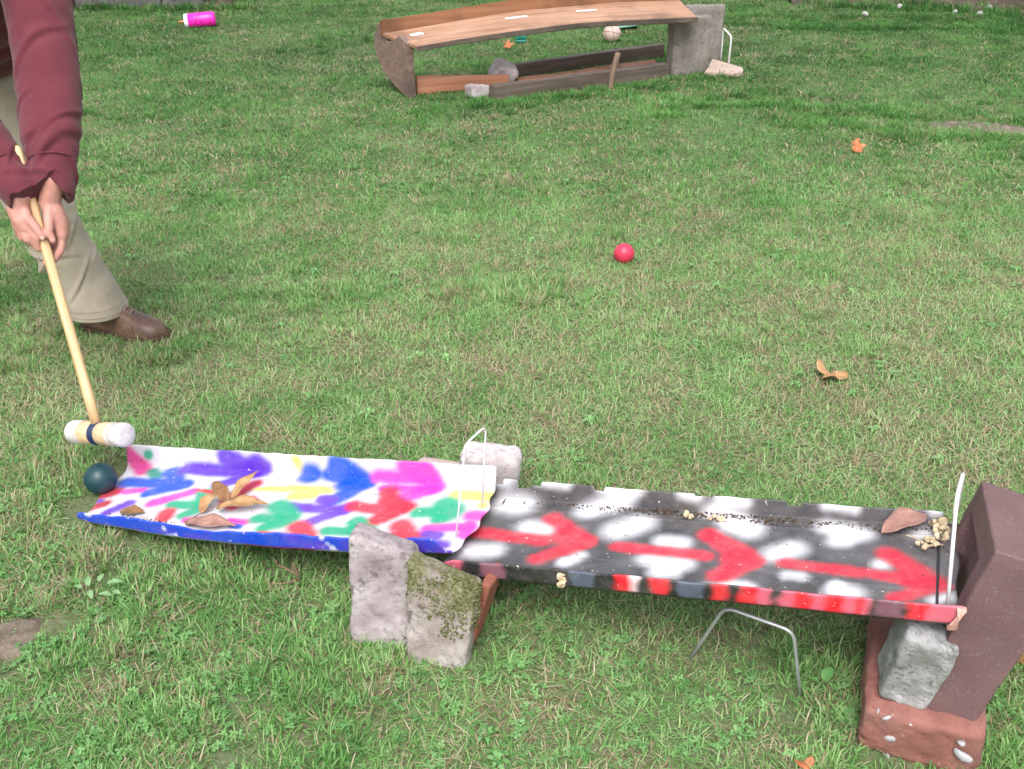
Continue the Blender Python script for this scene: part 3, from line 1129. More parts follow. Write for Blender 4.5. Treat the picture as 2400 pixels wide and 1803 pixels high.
# raised lip across the high end and the wire tie at its corner
lip = MB()
lip.add(*tube([on_R(0.952, t, 0.0015) for t in np.linspace(0.014, 0.272, 14)], 0.0024, 8))
lipm = plain('lip_black_paint', (0.03, 0.03, 0.036), 0.4)
mk('end_lip', *lip.arr(), lipm, tr)
tie = MB()
for k in range(5):
    a0 = np.linspace(0, 6.283, 14)
    c0 = on_R(0.974 + 0.002 * k, 0.0, 0.012)
    tie.add(*tube([c0 + np.array([0.004 * math.cos(t) + 0.003 * math.sin(3 * t + k), -0.004 + 0.008 * math.sin(t), 0.026 * math.cos(t + 0.4)]) for t in a0], 0.0022, 6))
cord_m = simple('pinkish_cord', (0.45, 0.2, 0.17), (0.8, 0.52, 0.44), 120, 0.8, 0.5, 0.002)
mk('cord_tie', *tie.arr(), cord_m, tr)

# ------------------------------------------------------------------ stones that carry the troughs
grey_st = stone('weathered_grey_stone', (0.47, 0.42, 0.42), (0.25, 0.20, 0.205), (0.08, 0.065, 0.07), 14, light=(0.60, 0.55, 0.56), bd=0.01)
moss_st = stone('mossy_grey_stone', (0.43, 0.385, 0.36), (0.23, 0.18, 0.165), (0.10, 0.08, 0.075), 14, moss=(0.34, 0.66), light=(0.54, 0.49, 0.48), bd=0.01)
pale_st = stone('pale_stone', (0.60, 0.54, 0.54), (0.40, 0.34, 0.33), (0.24, 0.18, 0.165), 12, light=(0.74, 0.70, 0.72), bd=0.01)
pink_st = stone('pinkish_stone', (0.50, 0.40, 0.37), (0.36, 0.27, 0.25), (0.24, 0.18, 0.17), 14)
terra = stone('terracotta', (0.40, 0.15, 0.105), (0.25, 0.09, 0.06), (0.15, 0.06, 0.045), 16, bs=0.4, light=(0.50, 0.22, 0.17))


def taper(kx, ky, tip=0.0):
    def f(V):
        V = V.copy()
        t = (V[:, 2] - V[:, 2].min()) / (np.ptp(V[:, 2]))
        V[:, 0] *= 1 + kx * (t - 0.5)
        V[:, 1] *= 1 + ky * (t - 0.5)
        V[:, 2] += tip * V[:, 0] * t
        return V
    return f


V, F = rbox((-0.262, 1.655, 0.103), (0.128, 0.075, 0.235), rot(R(-8), R(2), R(-7)), 0.014, 26, 0.007, 16, 2, taper(0.10, -0.15, -0.28))
tag(mk('support_stone', V, F, grey_st), 'upright grey pitted stone against the blue edge of the colourful trough', 'stone', 'stones propping the troughs')
V, F = rbox((-0.140, 1.590, 0.086), (0.135, 0.072, 0.222), rot(R(-8), R(3), R(-9)), 0.015, 26, 0.008, 15, 5, taper(0.22, -0.1, -0.3))
mossy = tag(mk('support_stone', V, F, moss_st), 'upright stone with green moss under the start of the black trough', 'stone', 'stones propping the troughs')
mo = MB()
cen = V.mean(0)
hgt_ = (V[:, 2] - V[:, 2].min()) / np.ptp(V[:, 2])
cand = V[(V[:, 1] < cen[1]) & (hgt_ > 0.38) & (hgt_ < 0.98) & (fbm(V, 24, 77) + 0.9 * (hgt_ - 0.62) + 3.0 * (V[:, 0] - cen[0]) > 0.02)]
for p in cand[rng.permutation(len(cand))[:1000]]:
    s_ = random.uniform(0.0012, 0.0034)
    v_, f_ = sphere(p + np.array([random.gauss(0, 0.002), -0.0004, random.gauss(0, 0.002)]), (s_, s_ * 0.8, s_), 6, 5)
    mo.add(v_ + s_ * 0.5 * np.stack([vn(v_, 300, 1), vn(v_, 300, 2), vn(v_, 300, 3)], 1), f_)
mm_ = mk('moss', *mo.arr(), simple('moss_cushions', (0.04, 0.048, 0.014), (0.11, 0.12, 0.038), 130, 0.95, 0.6, 0.002, c3=(0.30, 0.29, 0.17)), mossy)
mm_['kind'] = 'stuff'
V, F = rbox((-0.062, 1.632, 0.07), (0.022, 0.085, 0.19), rot(R(-4), R(14), R(-20)), 0.006, 8, 0.003, 25, 8)
tag(mk('brick_piece', V, F, terra), 'thin terracotta brick piece leaning behind the mossy stone', 'brick')
V, F = rbox((-0.055, 2.115, 0.074), (0.145, 0.085, 0.172), rot(R(4), R(4), R(-8)), 0.020, 20, 0.009, 14, 11, taper(0.05, -0.1))
tag(mk('support_stone', V, F, pale_st), 'bright white block behind the far edge where the troughs meet', 'stone', 'stones propping the troughs')
V, F = rbox((-0.165, 2.150, 0.030), (0.17, 0.10, 0.095), rot(0, R(2), R(-12)), 0.02, 10, 0.006, 14, 13)
tag(mk('support_stone', V, F, pink_st), 'low pinkish stone behind the colourful trough, left of the white block', 'stone', 'stones propping the troughs')

# ---- the stack under the high end
red_m, n, l, b = nt('red_concrete_with_pebbles')
big = noise_node(n, l, 9, 5, 0.6)
col = ramp(n, l, big.outputs[0], [(0.3, (0.19, 0.075, 0.055)), (0.55, (0.31, 0.13, 0.105)), (0.75, (0.40, 0.19, 0.16))]).outputs[0]
spk = noise_node(n, l, 140, 4, 0.6)
col = mix(n, l, ramp(n, l, spk.outputs[0], [(0.68, 0.0), (0.73, 0.7)]).outputs[0], col, (0.7, 0.55, 0.5))
dk_ = noise_node(n, l, 5, 6, 0.7)
col = mix(n, l, ramp(n, l, dk_.outputs[0], [(0.50, 0.0), (0.66, 0.7)]).outputs[0], col, (0.10, 0.055, 0.045))
l.new(col, b.inputs['Base Color'])
b.inputs['Roughness'].default_value = 0.85
hh = noise_node(n, l, 26, 8, 0.7)
bump(n, l, b, hh.outputs[0], 0.8, 0.01)
RB = thing('brick_block', (0.788, 1.472, 0), 'red concrete block with white pebbles, lowest in the stack under the high end', 'brick')
Mr = rotz(R(-21))


def red_warp(V):
    V = V.copy()
    # eroded right-hand front corner
    k = np.clip((V[:, 0] - 0.03) / 0.07, 0, 1) * np.clip((-V[:, 1] - 0.06) / 0.13, 0, 1)
    V[:, 1] += 0.02 * k
    V[:, 2] -= 0.012 * k
    return V


V, F = rbox((0.788, 1.472, 0.049), (0.205, 0.38, 0.103), Mr, 0.012, 26, 0.008, 17, 21, red_warp)
mk('body', V, F, red_m, RB)
peb_m = stone('white_pebble', (0.52, 0.50, 0.52), (0.34, 0.32, 0.33), (0.3, 0.3, 0.33), 60)
for (px, pz, sx, sz) in ((-0.062, 0.092, 0.006, 0.004), (-0.024, 0.088, 0.010, 0.006), (-0.050, 0.050, 0.015, 0.008), (-0.048, 0.004, 0.006, 0.006),
                         (0.071, 0.048, 0.020, 0.009), (0.062, 0.078, 0.006, 0.003), (-0.078, 0.098, 0.004, 0.003)):
    c0 = np.array([0.788, 1.472, 0.0]) + Mr @ np.array([px, -0.187, pz])
    V, F = sphere((0, 0, 0), (sx, 0.006, sz), 12, 8, rot(0, random.uniform(-0.5, 0.5), 0))
    V = (V + 0.0045 * np.stack([vn(V + px, 110, 1), vn(V - px, 110, 2), vn(V + pz, 110, 3)], 1)) @ Mr.T + c0
    mk('pebble', V, F, peb_m, RB)

conc = stone('grey_concrete', (0.44, 0.44, 0.44), (0.26, 0.27, 0.25), (0.10, 0.10, 0.10), 22, light=(0.60, 0.60, 0.63), bs=1.0, bd=0.01)
V, F = rbox((0.722, 1.385, 0.180), (0.088, 0.115, 0.160), rot(R(3), R(9), R(-17)), 0.009, 24, 0.007, 22, 31)
tag(mk('concrete_block', V, F, conc), 'rough grey concrete block standing under the high end of the black trough', 'block')

# brown block standing on end with a groove down its left side
br_m, n, l, b = nt('brown_pressed_block')
t1 = noise_node(n, l, 6, 5, 0.6)
t2 = noise_node(n, l, 170, 3, 0.6)
col = ramp(n, l, t1.outputs[0], [(0.3, (0.115, 0.063, 0.063)), (0.7, (0.178, 0.108, 0.108))]).outputs[0]
col = mix(n, l, ramp(n, l, t2.outputs[0], [(0.60, 0.0), (0.70, 0.35)]).outputs[0], col, (0.36, 0.27, 0.26))
t3 = noise_node(n, l, 3, 6, 0.7)
col = mix(n, l, ramp(n, l, t3.outputs[0], [(0.60, 0.0), (0.75, 0.35)]).outputs[0], col, (0.40, 0.36, 0.36))
l.new(col, b.inputs['Base Color'])
b.inputs['Roughness'].default_value = 0.7
bump(n, l, b, t2.outputs[0], 0.35, 0.003)
bm = bmesh.new()
bx_, by_, hgt = 0.105, 0.235, 0.350
lo = [bm.verts.new(p) for p in ((0, 0, 0), (bx_, 0, 0), (bx_, by_, 0), (0, by_, 0))]
hi = [bm.verts.new(p) for p in ((0, 0, hgt), (bx_ * 1.25, 0, hgt), (bx_ * 1.25, by_, hgt), (0, by_, hgt))]
bm.faces.new(lo[::-1])
bm.faces.new(hi)
for i in range(3):
    bm.faces.new((lo[i], lo[i + 1], hi[i + 1], hi[i]))
# left side: a frame round a sunk panel
ri = [bm.verts.new(p) for p in ((0, 0.050, 0.105), (0, by_ - 0.03, 0.105), (0, by_ - 0.03, hgt - 0.055), (0, 0.050, hgt - 0.055))]
rd = [bm.verts.new((0.028, v.co.y + (0.010 if v.co.y < 0.1 else -0.008), v.co.z + (0.012 if v.co.z < 0.2 else -0.012))) for v in ri]
ro = [lo[0], lo[3], hi[3], hi[0]]
for i in range(4):
    j = (i + 1) % 4
    bm.faces.new((ro[j], ro[i], ri[i], ri[j]))
    bm.faces.new((ri[j], ri[i], rd[i], rd[j]))
bm.faces.new(rd)
bmesh.ops.recalc_face_normals(bm, faces=list(bm.faces))
bmesh.ops.bevel(bm, geom=list(bm.edges), offset=0.0045, segments=3, affect='EDGES', profile=0.6)
bmesh.ops.subdivide_edges(bm, edges=[e for e in bm.edges if e.calc_length() > 0.03], cuts=10, use_grid_fill=True)
bm.verts.index_update()
Mb = rot(R(-3), R(11), R(-18))
V = np.array([v.co[:] for v in bm.verts])
V = V + 0.0022 * np.stack([fbm(V, 22, 1), fbm(V, 22, 2), fbm(V, 22, 3)], 1)
V = V @ Mb.T + np.array([0.712, 1.338, 0.104])
F = [[v.index for v in f.verts] for f in bm.faces]
bm.free()
tag(mk('channel_block', V, F, br_m, auto=40), 'tall dark brown grooved block standing on the red block at the right edge', 'block')

# ------------------------------------------------------------------ wickets
wire_m = plain('white_painted_wire', (0.78, 0.78, 0.80), 0.35)
steel_m = plain('galvanised_wire', (0.52, 0.52, 0.56), 0.35, metal=0.6)


def wicket(a, b_, ta, tb, rad, mat, label, rb=0.018):
    V, F = tube(hoop_path(a, b_, ta, tb, rb), rad, 10)
    return tag(mk('wicket', V, F, mat), label, 'wicket', 'wire croquet wickets')


wicket(on_L(0.966, 0.050, 0.002), on_L(0.978, 0.172, 0.002), on_L(0.966, 0.050, 0.0) + np.array([0.022, 0.050, 0.200]), on_L(0.978, 0.172, 0.0) + np.array([0.010, 0.004, 0.205]),
       0.0021, wire_m, 'thin white wicket straddling the right end of the colourful trough', 0.02)
wicket((0.352, 1.565, -0.02), (0.560, 1.457, -0.02), (0.408, 1.530, 0.162), (0.524, 1.465, 0.159), 0.0036, steel_m,
       'bent wire wicket stuck in the lawn below the black trough', 0.022)
wicket(on_R(0.968, 0.02, 0.0), on_R(0.975, 0.262, 0.0), on_R(0.968, 0.02, 0.0) + np.array([-0.004, 0.055, 0.205]), on_R(0.975, 0.262, 0.0) + np.array([-0.045, -0.07, 0.190]),
       0.0034, wire_m, 'white wicket seen edge-on across the high end of the black trough', 0.03)

# ------------------------------------------------------------------ balls and mallet
def ball_mat(name, c):
    m, n, l, b = nt(name)
    t = noise_node(n, l, 25, 6, 0.7)
    a = np.array(c)
    cb_ = ramp(n, l, t.outputs[0], [(0.3, a * 0.8), (0.6, a), (0.8, np.minimum(a * 1.15 + 0.01, 1))]).outputs[0]
    sc_ = noise_node(n, l, 48, 6, 0.75, dist=0.5)
    cb_ = mix(n, l, ramp(n, l, sc_.outputs[0], [(0.60, 0.0), (0.70, 0.5)]).outputs[0], cb_, a * 0.45 + 0.06)
    l.new(cb_, b.inputs['Base Color'])
    rr = ramp(n, l, t.outputs[0], [(0.3, 0.5), (0.7, 0.32)])
    l.new(rr.outputs[0], b.inputs['Roughness'])
    t2_ = noise_node(n, l, 90, 4, 0.6)
    bump(n, l, b, t2_.outputs[0], 0.08, 0.002)
    return m


def ball(c, r, m, label):
    V, F = sphere(c, r, 40, 24)
    d = (V - np.array(c)) / r
    k = np.abs(d[:, 2] * 0.8 + d[:, 0] * 0.6)
    V = np.array(c) + d * (r - 0.0009 * np.exp(-(k / 0.03) ** 2))[:, None]
    return tag(mk('croquet_ball', V, F, m), label, 'ball', 'croquet balls')


ball((-1.033, 2.158, 0.040), 0.040, ball_mat('navy_ball_paint', (0.008, 0.045, 0.056)), 'dark blue croquet ball at the low end of the colourful trough')
ball((0.433, 3.735, 0.034), 0.040, ball_mat('red_ball_paint', (0.60, 0.035, 0.085)), 'red croquet ball lying on the open lawn')

MH = np.array([-1.04, 2.22, 0.135])
ME = np.array([-1.20, 2.462, 0.812])
hd = (ME - MH) / np.linalg.norm(ME - MH)
ax = np.array([0.83, -0.48, 0.24])
ax /= np.linalg.norm(ax)
mallet = thing('croquet_mallet', MH, 'wooden croquet mallet with blue bands and white ends, held above the blue ball', 'mallet')
wood_m, n, l, b = nt('varnished_handle_wood')
tc = n.new('ShaderNodeTexCoord')
mp = n.new('ShaderNodeMapping')
mp.inputs['Rotation'].default_value = Vector(hd).to_track_quat('Z', 'Y').inverted().to_euler()
mp2 = n.new('ShaderNodeMapping')
mp2.inputs['Scale'].default_value = (110, 110, 5)
l.new(tc.outputs['Object'], mp.inputs['Vector'])
l.new(mp.outputs[0], mp2.inputs['Vector'])
gr = noise_node(n, l, 1.0, 5, 0.6, mp2.outputs[0])
l.new(ramp(n, l, gr.outputs[0], [(0.3, (0.50, 0.30, 0.13)), (0.55, (0.68, 0.47, 0.25)), (0.75, (0.78, 0.60, 0.38))]).outputs[0], b.inputs['Base Color'])
b.inputs['Roughness'].default_value = 0.38
b.inputs['Coat Weight'].default_value = 0.3
head_wood = simple('head_wood', (0.55, 0.36, 0.20), (0.76, 0.56, 0.36), 30, 0.45, 0.2, 0.002, coat=0.2, stretch=(1, 1, 5))
wpaint = simple('white_mallet_paint', (0.40, 0.35, 0.33), (0.70, 0.69, 0.72), 22, 0.5, 0.3, 0.002)
bpaint = plain('navy_band_paint', (0.012, 0.025, 0.10), 0.4)
V, F = lathe([(0.02, 0.0132), (0.10, 0.0132), (0.3, 0.0125), (0.55, 0.0112), (0.69, 0.0108), (0.712, 0.0105), (0.722, 0.008), (0.726, 0.003)], MH, hd, 20)
mk('handle', V, F, wood_m, mallet)
HL = 0.105
V, F = lathe([(-HL + 0.036, 0.0285), (-HL + 0.04, 0.0298), (-0.016, 0.0298), (-0.014, 0.0288), (0.014, 0.0288), (0.016, 0.0298), (HL - 0.04, 0.0298), (HL - 0.036, 0.0285)], MH, ax, 36)
mk('head', V, F, head_wood, mallet, auto=50)
for sg in (-1, 1):
    x0, x1 = sg * (HL - 0.035), sg * HL
    pr = [(x0, 0.0290), (x0 + sg * 0.001, 0.0303), (x1 - sg * 0.006, 0.0307), (x1 - sg * 0.002, 0.0295), (x1, 0.0265), (x1 + sg * 0.0006, 0.010)]
    V, F = lathe(pr, MH, ax, 36)
    mk('end_cap', V, F if sg > 0 else [f[::-1] for f in F], wpaint, mallet)
    xm = sg * (HL - 0.044)
    V, F = lathe([(xm - 0.004, 0.0299), (xm - 0.0035, 0.0304), (xm + 0.0035, 0.0304), (xm + 0.004, 0.0299)], MH, ax, 36)
    mk('white_ring', V, F, wpaint, mallet)
for k in (-0.009, -0.003, 0.003, 0.009):
    V, F = lathe([(k - 0.0026, 0.0287), (k - 0.0018, 0.0301), (k + 0.0018, 0.0301), (k + 0.0026, 0.0287)], MH, ax, 36)
    mk('blue_ring', V, F, bpaint, mallet)

# ------------------------------------------------------------------ leaves and litter on the troughs
def leaf_mat(name, c1, c2, c3):
    m, n, l, b = nt(name)
    t = noise_node(n, l, 45, 5, 0.6)
    col = ramp(n, l, t.outputs[0], [(0.3, c1), (0.52, c2), (0.75, c3)])
    l.new(col.outputs[0], b.inputs['Base Color'])
    b.inputs['Roughness'].default_value = 0.55
    bump(n, l, b, t.outputs[0], 0.3, 0.002)
    return m


gold_m = leaf_mat('dry_gold_leaf', (0.24, 0.125, 0.05), (0.40, 0.225, 0.10), (0.54, 0.35, 0.19))
brown_m = leaf_mat('dry_brown_leaf', (0.14, 0.07, 0.03), (0.26, 0.13, 0.055), (0.36, 0.20, 0.09))
mauve_m = leaf_mat('dull_mauve_leaf', (0.26, 0.13, 0.105), (0.36, 0.19, 0.15), (0.48, 0.29, 0.23))
orange_m = leaf_mat('orange_leaf', (0.30, 0.085, 0.03), (0.46, 0.155, 0.06), (0.56, 0.25, 0.12))


def leaf_geo(p0, p1, width, up, curl=0.25, arch=0.12, n=14, mcount=7):
    """a lens-shaped blade from p0 to p1, folded along the midrib and arched"""
    p0, p1, up = np.array(p0, float), np.array(p1, float), np.array(up, float)
    d = p1 - p0
    L = np.linalg.norm(d)
    d /= L
    side = np.cross(up, d)
    side /= np.linalg.norm(side)
    nrm = np.cross(d, side)
    V, F = [], []
    for i in range(n):
        t = i / (n - 1)
        w = width / 2 * (math.sin(math.pi * min(t ** 0.8, 1)) ** 0.85) * (1 + 0.05 * math.sin(17 * t)) + 0.0004
        for j in range(mcount):
            v = j / (mcount - 1) * 2 - 1
            z = arch * L * math.sin(math.pi * t) * 0.6 + curl * w * v * v + 0.02 * L * math.sin(11 * t + 2 * v) * abs(v)
            V.append(p0 + d * L * t + side * w * v + nrm * z)
    for i in range(n - 1):
        for j in range(mcount - 1):
            a = i * mcount + j
            F.append((a, a + 1, a + mcount + 1, a + mcount))
    return V, F


UPL = np.cross(L_E, L_N)
UPL /= np.linalg.norm(UPL)
UPR = np.cross(R_E, R_N)
UPR /= np.linalg.norm(UPR)

spr = thing('leaf_spray', on_L(0.33, 0.06, 0.004), 'spray of dry golden brown leaves on a stem, lying in the colourful trough', 'leaves')
stem_m = simple('twig_bark', (0.16, 0.08, 0.06), (0.34, 0.2, 0.15), 60, 0.8, 0.4, 0.002)
V, F = tube(smooth_path([on_L(0.298, 0.012, 0.006), on_L(0.322, 0.046, 0.009), on_L(0.345, 0.078, 0.012), on_L(0.368, 0.108, 0.016), on_L(0.372, 0.140, 0.02)], 5), 0.0014, 6)
mk('stem', V, F, stem_m, spr)
for (a0, a1, w, cl, ar, mt_, h0, h1) in (((0.322, 0.046), (0.318, 0.122), 0.034, 0.45, 0.10, gold_m, 0.008, 0.022), ((0.367, 0.106), (0.378, 0.210), 0.030, 0.35, 0.10, gold_m, 0.014, 0.030),
                                     ((0.366, 0.092), (0.286, 0.150), 0.034, 0.4, 0.14, brown_m, 0.010, 0.028), ((0.352, 0.066), (0.474, 0.100), 0.044, 0.35, 0.10, gold_m, 0.012, 0.012),
                                     ((0.300, 0.012), (0.446, 0.006), 0.046, 0.3, 0.05, mauve_m, 0.004, 0.012)):
    V, F = leaf_geo(on_L(*a0, h0), on_L(*a1, h1), w, UPL, cl, ar)
    lf = mk('leaf', V, F, mt_, spr)
    lf.modifiers.new('t', 'SOLIDIFY').thickness = 0.0006
V, F = leaf_geo(on_L(0.100, 0.026, 0.006), on_L(0.172, 0.030, 0.008), 0.034, UPL, 0.3, 0.08)
o = tag(mk('fallen_leaf', V, F, brown_m), 'brown leaf against the near edge of the colourful trough, beside dark litter', 'leaf', 'fallen leaves')
o.modifiers.new('t', 'SOLIDIFY').thickness = 0.0006

lf = thing('fallen_leaf', on_R(0.89, 0.26, 0.004), 'reddish brown leaf with a pale stalk in the black trough', 'leaf', 'fallen leaves')
V, F = leaf_geo(on_R(0.926, 0.284, 0.026), on_R(0.850, 0.236, 0.010), 0.062, UPR, 0.25, 0.12)
a_ = mk('blade', V, F, mauve_m, lf)
a_.modifiers.new('t', 'SOLIDIFY').thickness = 0.0006
V, F = tube(smooth_path([on_R(0.893, 0.236, 0.010), on_R(0.91, 0.228, 0.010), on_R(0.932, 0.214, 0.007)], 5), 0.0014, 6)
mk('stalk', V, F, simple('pale_stalk', (0.5, 0.38, 0.26), (0.68, 0.55, 0.4), 60, 0.7), lf)


def lobed_leaf(c, rad, tilt, rz, curls, label, mat, lobes=5, stalk=0.02, deep=0.58):
    """a lobed leaf, crumpled; origin c"""
    lf_ = thing('fallen_leaf', c, label, 'leaf', 'fallen leaves')
    V, F = [np.array([0, 0, 0.0])], []
    nn, rings = 60, 7
    for j in range(1, rings + 1):
        for i in range(nn):
            t = 2 * math.pi * i / nn
            lob = 1 - deep + deep * abs(math.cos(lobes * t / 2)) ** 1.6
            lob *= 1 - 0.35 * math.exp(-((t - math.pi) / 0.4) ** 2)
            r_ = rad * lob * j / rings
            V.append(np.array([r_ * math.cos(t), r_ * math.sin(t), 0.0]))
    for i in range(nn):
        F.append((0, 1 + i, 1 + (i + 1) % nn))
    for j in range(rings - 1):
        for i in range(nn):
            i2 = (i + 1) % nn
            F.append((1 + j * nn + i, 1 + (j + 1) * nn + i, 1 + (j + 1) * nn + i2, 1 + j * nn + i2))
    V = np.array(V)
    r2 = np.hypot(V[:, 0], V[:, 1]) / rad
    th = np.arctan2(V[:, 1], V[:, 0])
    V[:, 2] = rad * (curls * r2 ** 2 * (0.5 + 0.5 * np.cos(2 * th + 0.7)) + 0.18 * r2 * np.sin(lobes * th + 1)) + 0.1 * rad * vn(V, 60, 4)
    M = rot(tilt[0], tilt[1], rz)
    bl_ = mk('blade', V @ M.T + np.array(c), F, mat, lf_)
    bl_.modifiers.new('t', 'SOLIDIFY').thickness = 0.0006
    p = [np.array([0, 0, 0]), np.array([-0.4 * stalk, 0.002, 0.0]), np.array([-stalk, 0.006, -0.004])]
    V, F = tube(smooth_path([q_ @ M.T + np.array(c) for q_ in p], 4), 0.0012, 6)
    mk('stalk', V, F, stem_m, lf_)


lobed_leaf((0.965, 2.755, 0.020), 0.056, (R(10), R(-6)), R(128), 0.35, 'curled tan leaf with pointed lobes on the lawn right of centre', gold_m, 3, 0.02, 0.66)
lobed_leaf((1.786, 5.27, 0.036), 0.043, (R(50), R(5)), R(12), 0.3, 'small bright orange leaf standing in the grass, upper right', orange_m, 5, 0.05, 0.3)
lobed_leaf((0.518, 1.278, 0.016), 0.020, (R(10), R(0)), R(40), 0.3, 'small orange leaf at the bottom edge of the picture', orange_m, 3)
lobed_leaf((-0.033, 8.15, 0.035), 0.045, (R(45), 0), R(8), 0.3, 'dark orange leaf in the shade under the wooden chute', orange_m, 5)

# crumbs of soil, seed husks and tan fluff
crumb = MB()


def crumbs(where, n, smin, smax, z0=0.0):
    for _ in range(n):
        p = where()
        s = random.uniform(smin, smax)
        V, F = sphere(p + np.array([0, 0, s * 0.4 + z0]), (s, s * random.uniform(0.5, 1), s * 0.6), 5, 4, rotz(random.uniform(0, 3)))
        V = V + s * 0.35 * np.stack([vn(V, 400, 1), vn(V, 400, 2), vn(V, 400, 3)], 1)
        crumb.add(V, F)


def far_edge():
    s = min(0.95, max(0.06, random.gauss(0.62, 0.24)))
    return on_R(s, 0.282 - abs(random.gauss(0, 0.008 + 0.008 * s)), 0.0)


crumbs(far_edge, 850, 0.0008, 0.0030)
crumbs(lambda: on_R(random.uniform(0.05, 0.97), random.uniform(0.01, 0.28)), 160, 0.0006, 0.0016)
crumbs(lambda: on_L(random.gauss(0.175, 0.035), 0.006 + abs(random.gauss(0.012, 0.014))), 220, 0.001, 0.003)
crumbs(lambda: on_L(random.uniform(0.0, 0.95), random.uniform(0.01, 0.24)), 70, 0.0006, 0.0018)
dirt_m = simple('dark_litter', (0.025, 0.016, 0.011), (0.07, 0.042, 0.025), 90, 0.95, 0.6, 0.003, c3=(0.20, 0.125, 0.075))
o = mk('litter', *crumb.arr(), dirt_m)
o['kind'] = 'stuff'
tag(o, 'dark crumbs of soil and husks along the trough edges', 'litter')

fluff_m = simple('tan_fluff', (0.50, 0.37, 0.21), (0.70, 0.56, 0.37), 60, 0.95, 0.8, 0.004, c3=(0.83, 0.74, 0.58))


def fluff(c, size, n, label):
    mb = MB()
    for _ in range(n):
        p = np.array(c) + np.array([random.gauss(0, size[0]), random.gauss(0, size[1]), abs(random.gauss(0, size[2]))])
        s = random.uniform(0.002, 0.0085)
        V, F = sphere(p, (s, s * 0.8, s * 0.7), 8, 6, rot(random.random() * 3, random.random() * 3, random.random() * 3))
        V = V + s * 0.5 * np.stack([vn(V, 260, 1), vn(V, 260, 2), vn(V, 260, 3)], 1)
        mb.add(V, F)
    tag(mk('seed_clump', *mb.arr(), fluff_m), label, 'clump', 'tan seed clumps in the black trough')


fluff(on_R(0.935, 0.214, 0.006), (0.011, 0.010, 0.004), 16, 'tan clump at the stalk tip of the reddish brown leaf')
fluff(on_R(0.955, 0.262, 0.006), (0.010, 0.024, 0.006), 34, 'larger pile of tan clumps in the far corner beside the edge-on wicket')
fluff(on_R(0.288, -0.006, 0.004), (0.0035, 0.0035, 0.012), 22, 'tan clump hanging on the near edge of the black trough')
fluff(on_R(0.478, 0.262, 0.004), (0.005, 0.004, 0.003), 6, 'small tan and white clump near the far edge, middle of the black trough')
fluff(on_R(0.538, 0.256, 0.004), (0.006, 0.004, 0.003), 7, 'small tan clump right of the middle, by the far edge of the black trough')
fluff(on_R(0.86, 0.318, 0.0), (0.010, 0.003, 0.003), 8, 'tan clump sitting on the far rim behind the reddish brown leaf')

# ------------------------------------------------------------------ small plants
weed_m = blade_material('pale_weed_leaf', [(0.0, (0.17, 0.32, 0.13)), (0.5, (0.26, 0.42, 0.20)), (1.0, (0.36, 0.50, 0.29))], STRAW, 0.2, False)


def weed(c, leaves, label, mat):
    w = thing('weed_plant', c, label, 'weed')
    for (az, L, W, lift) in leaves:
        d = np.array([math.cos(az), math.sin(az), 0])
        V, F = leaf_geo(np.array(c) + d * 0.006 + np.array([0, 0, 0.010]), np.array(c) + d * L + np.array([0, 0, lift]), W, (0, 0, 1), 0.25, 0.18)
        mk('leaf', V, F, mat, w)


wd = thing('weed_plant', (-0.90, 1.75, 0.0), 'low weed with pale grey-green leaves on the lawn, lower left', 'weed')
for (dx, dy, az, L, W, z0, z1) in ((0.030, 0.020, 0.25, 0.050, 0.020, 0.030, 0.026), (0.020, -0.035, 0.1, 0.040, 0.018, 0.028, 0.020), (-0.035, 0.012, 1.9, 0.036, 0.018, 0.026, 0.034),
                                   (-0.055, 0.000, 2.6, 0.034, 0.015, 0.026, 0.022), (-0.02, -0.015, 5.2, 0.034, 0.016, 0.028, 0.022), (-0.005, 0.034, 1.3, 0.030, 0.016, 0.028, 0.034), (0.06, -0.01, 5.9, 0.030, 0.014, 0.024, 0.02)):
    p0 = np.array([-0.90 + 0.6 * dx, 1.75 + 0.6 * dy, z0])
    L, W = L * 0.72, W * 0.72
    V, F = leaf_geo(p0, p0 + np.array([math.cos(az) * L, math.sin(az) * L, z1 - z0]), W, (0, 0, 1), 0.25, 0.15)
    mk('leaf', V, F, weed_m, wd)
weed((0.60, 1.475, 0.010), [(0.8, 0.034, 0.022, 0.028), (2.9, 0.022, 0.014, 0.016)], 'round-leaved green weed beside the right leg of the bent wire wicket', clover_m)

# dry twig poking up under the colourful trough
tw = MB()
for pts_, r0 in ((((-0.475, 1.80, 0.0), (-0.470, 1.79, 0.03), (-0.478, 1.785, 0.065)), 0.0022), (((-0.470, 1.79, 0.03), (-0.490, 1.79, 0.045), (-0.515, 1.80, 0.05)), 0.0016), (((-0.473, 1.80, 0.012), (-0.50, 1.785, 0.012), (-0.53, 1.78, 0.014)), 0.0016)):
    tw.add(*tube(smooth_path(pts_, 4), r0, 6))
tag(mk('twig', *tw.arr(), stem_m), 'small dry twig in the grass just below the colourful trough', 'twig')

# wooden stick showing at the right-hand edge
lt_wood = simple('orange_timber', (0.42, 0.20, 0.085), (0.60, 0.33, 0.16), 7, 0.6, 0.3, 0.003, stretch=(3, 30, 30))
V, F = rbox((1.058, 1.505, 0.024), (0.20, 0.034, 0.034), rot(0, 0, R(-56)), 0.004, 8, 0.001, 20, 3)
tag(mk('wooden_stake', V, F, lt_wood), 'orange-brown wooden stake lying in the grass behind the brown grooved block', 'stake')

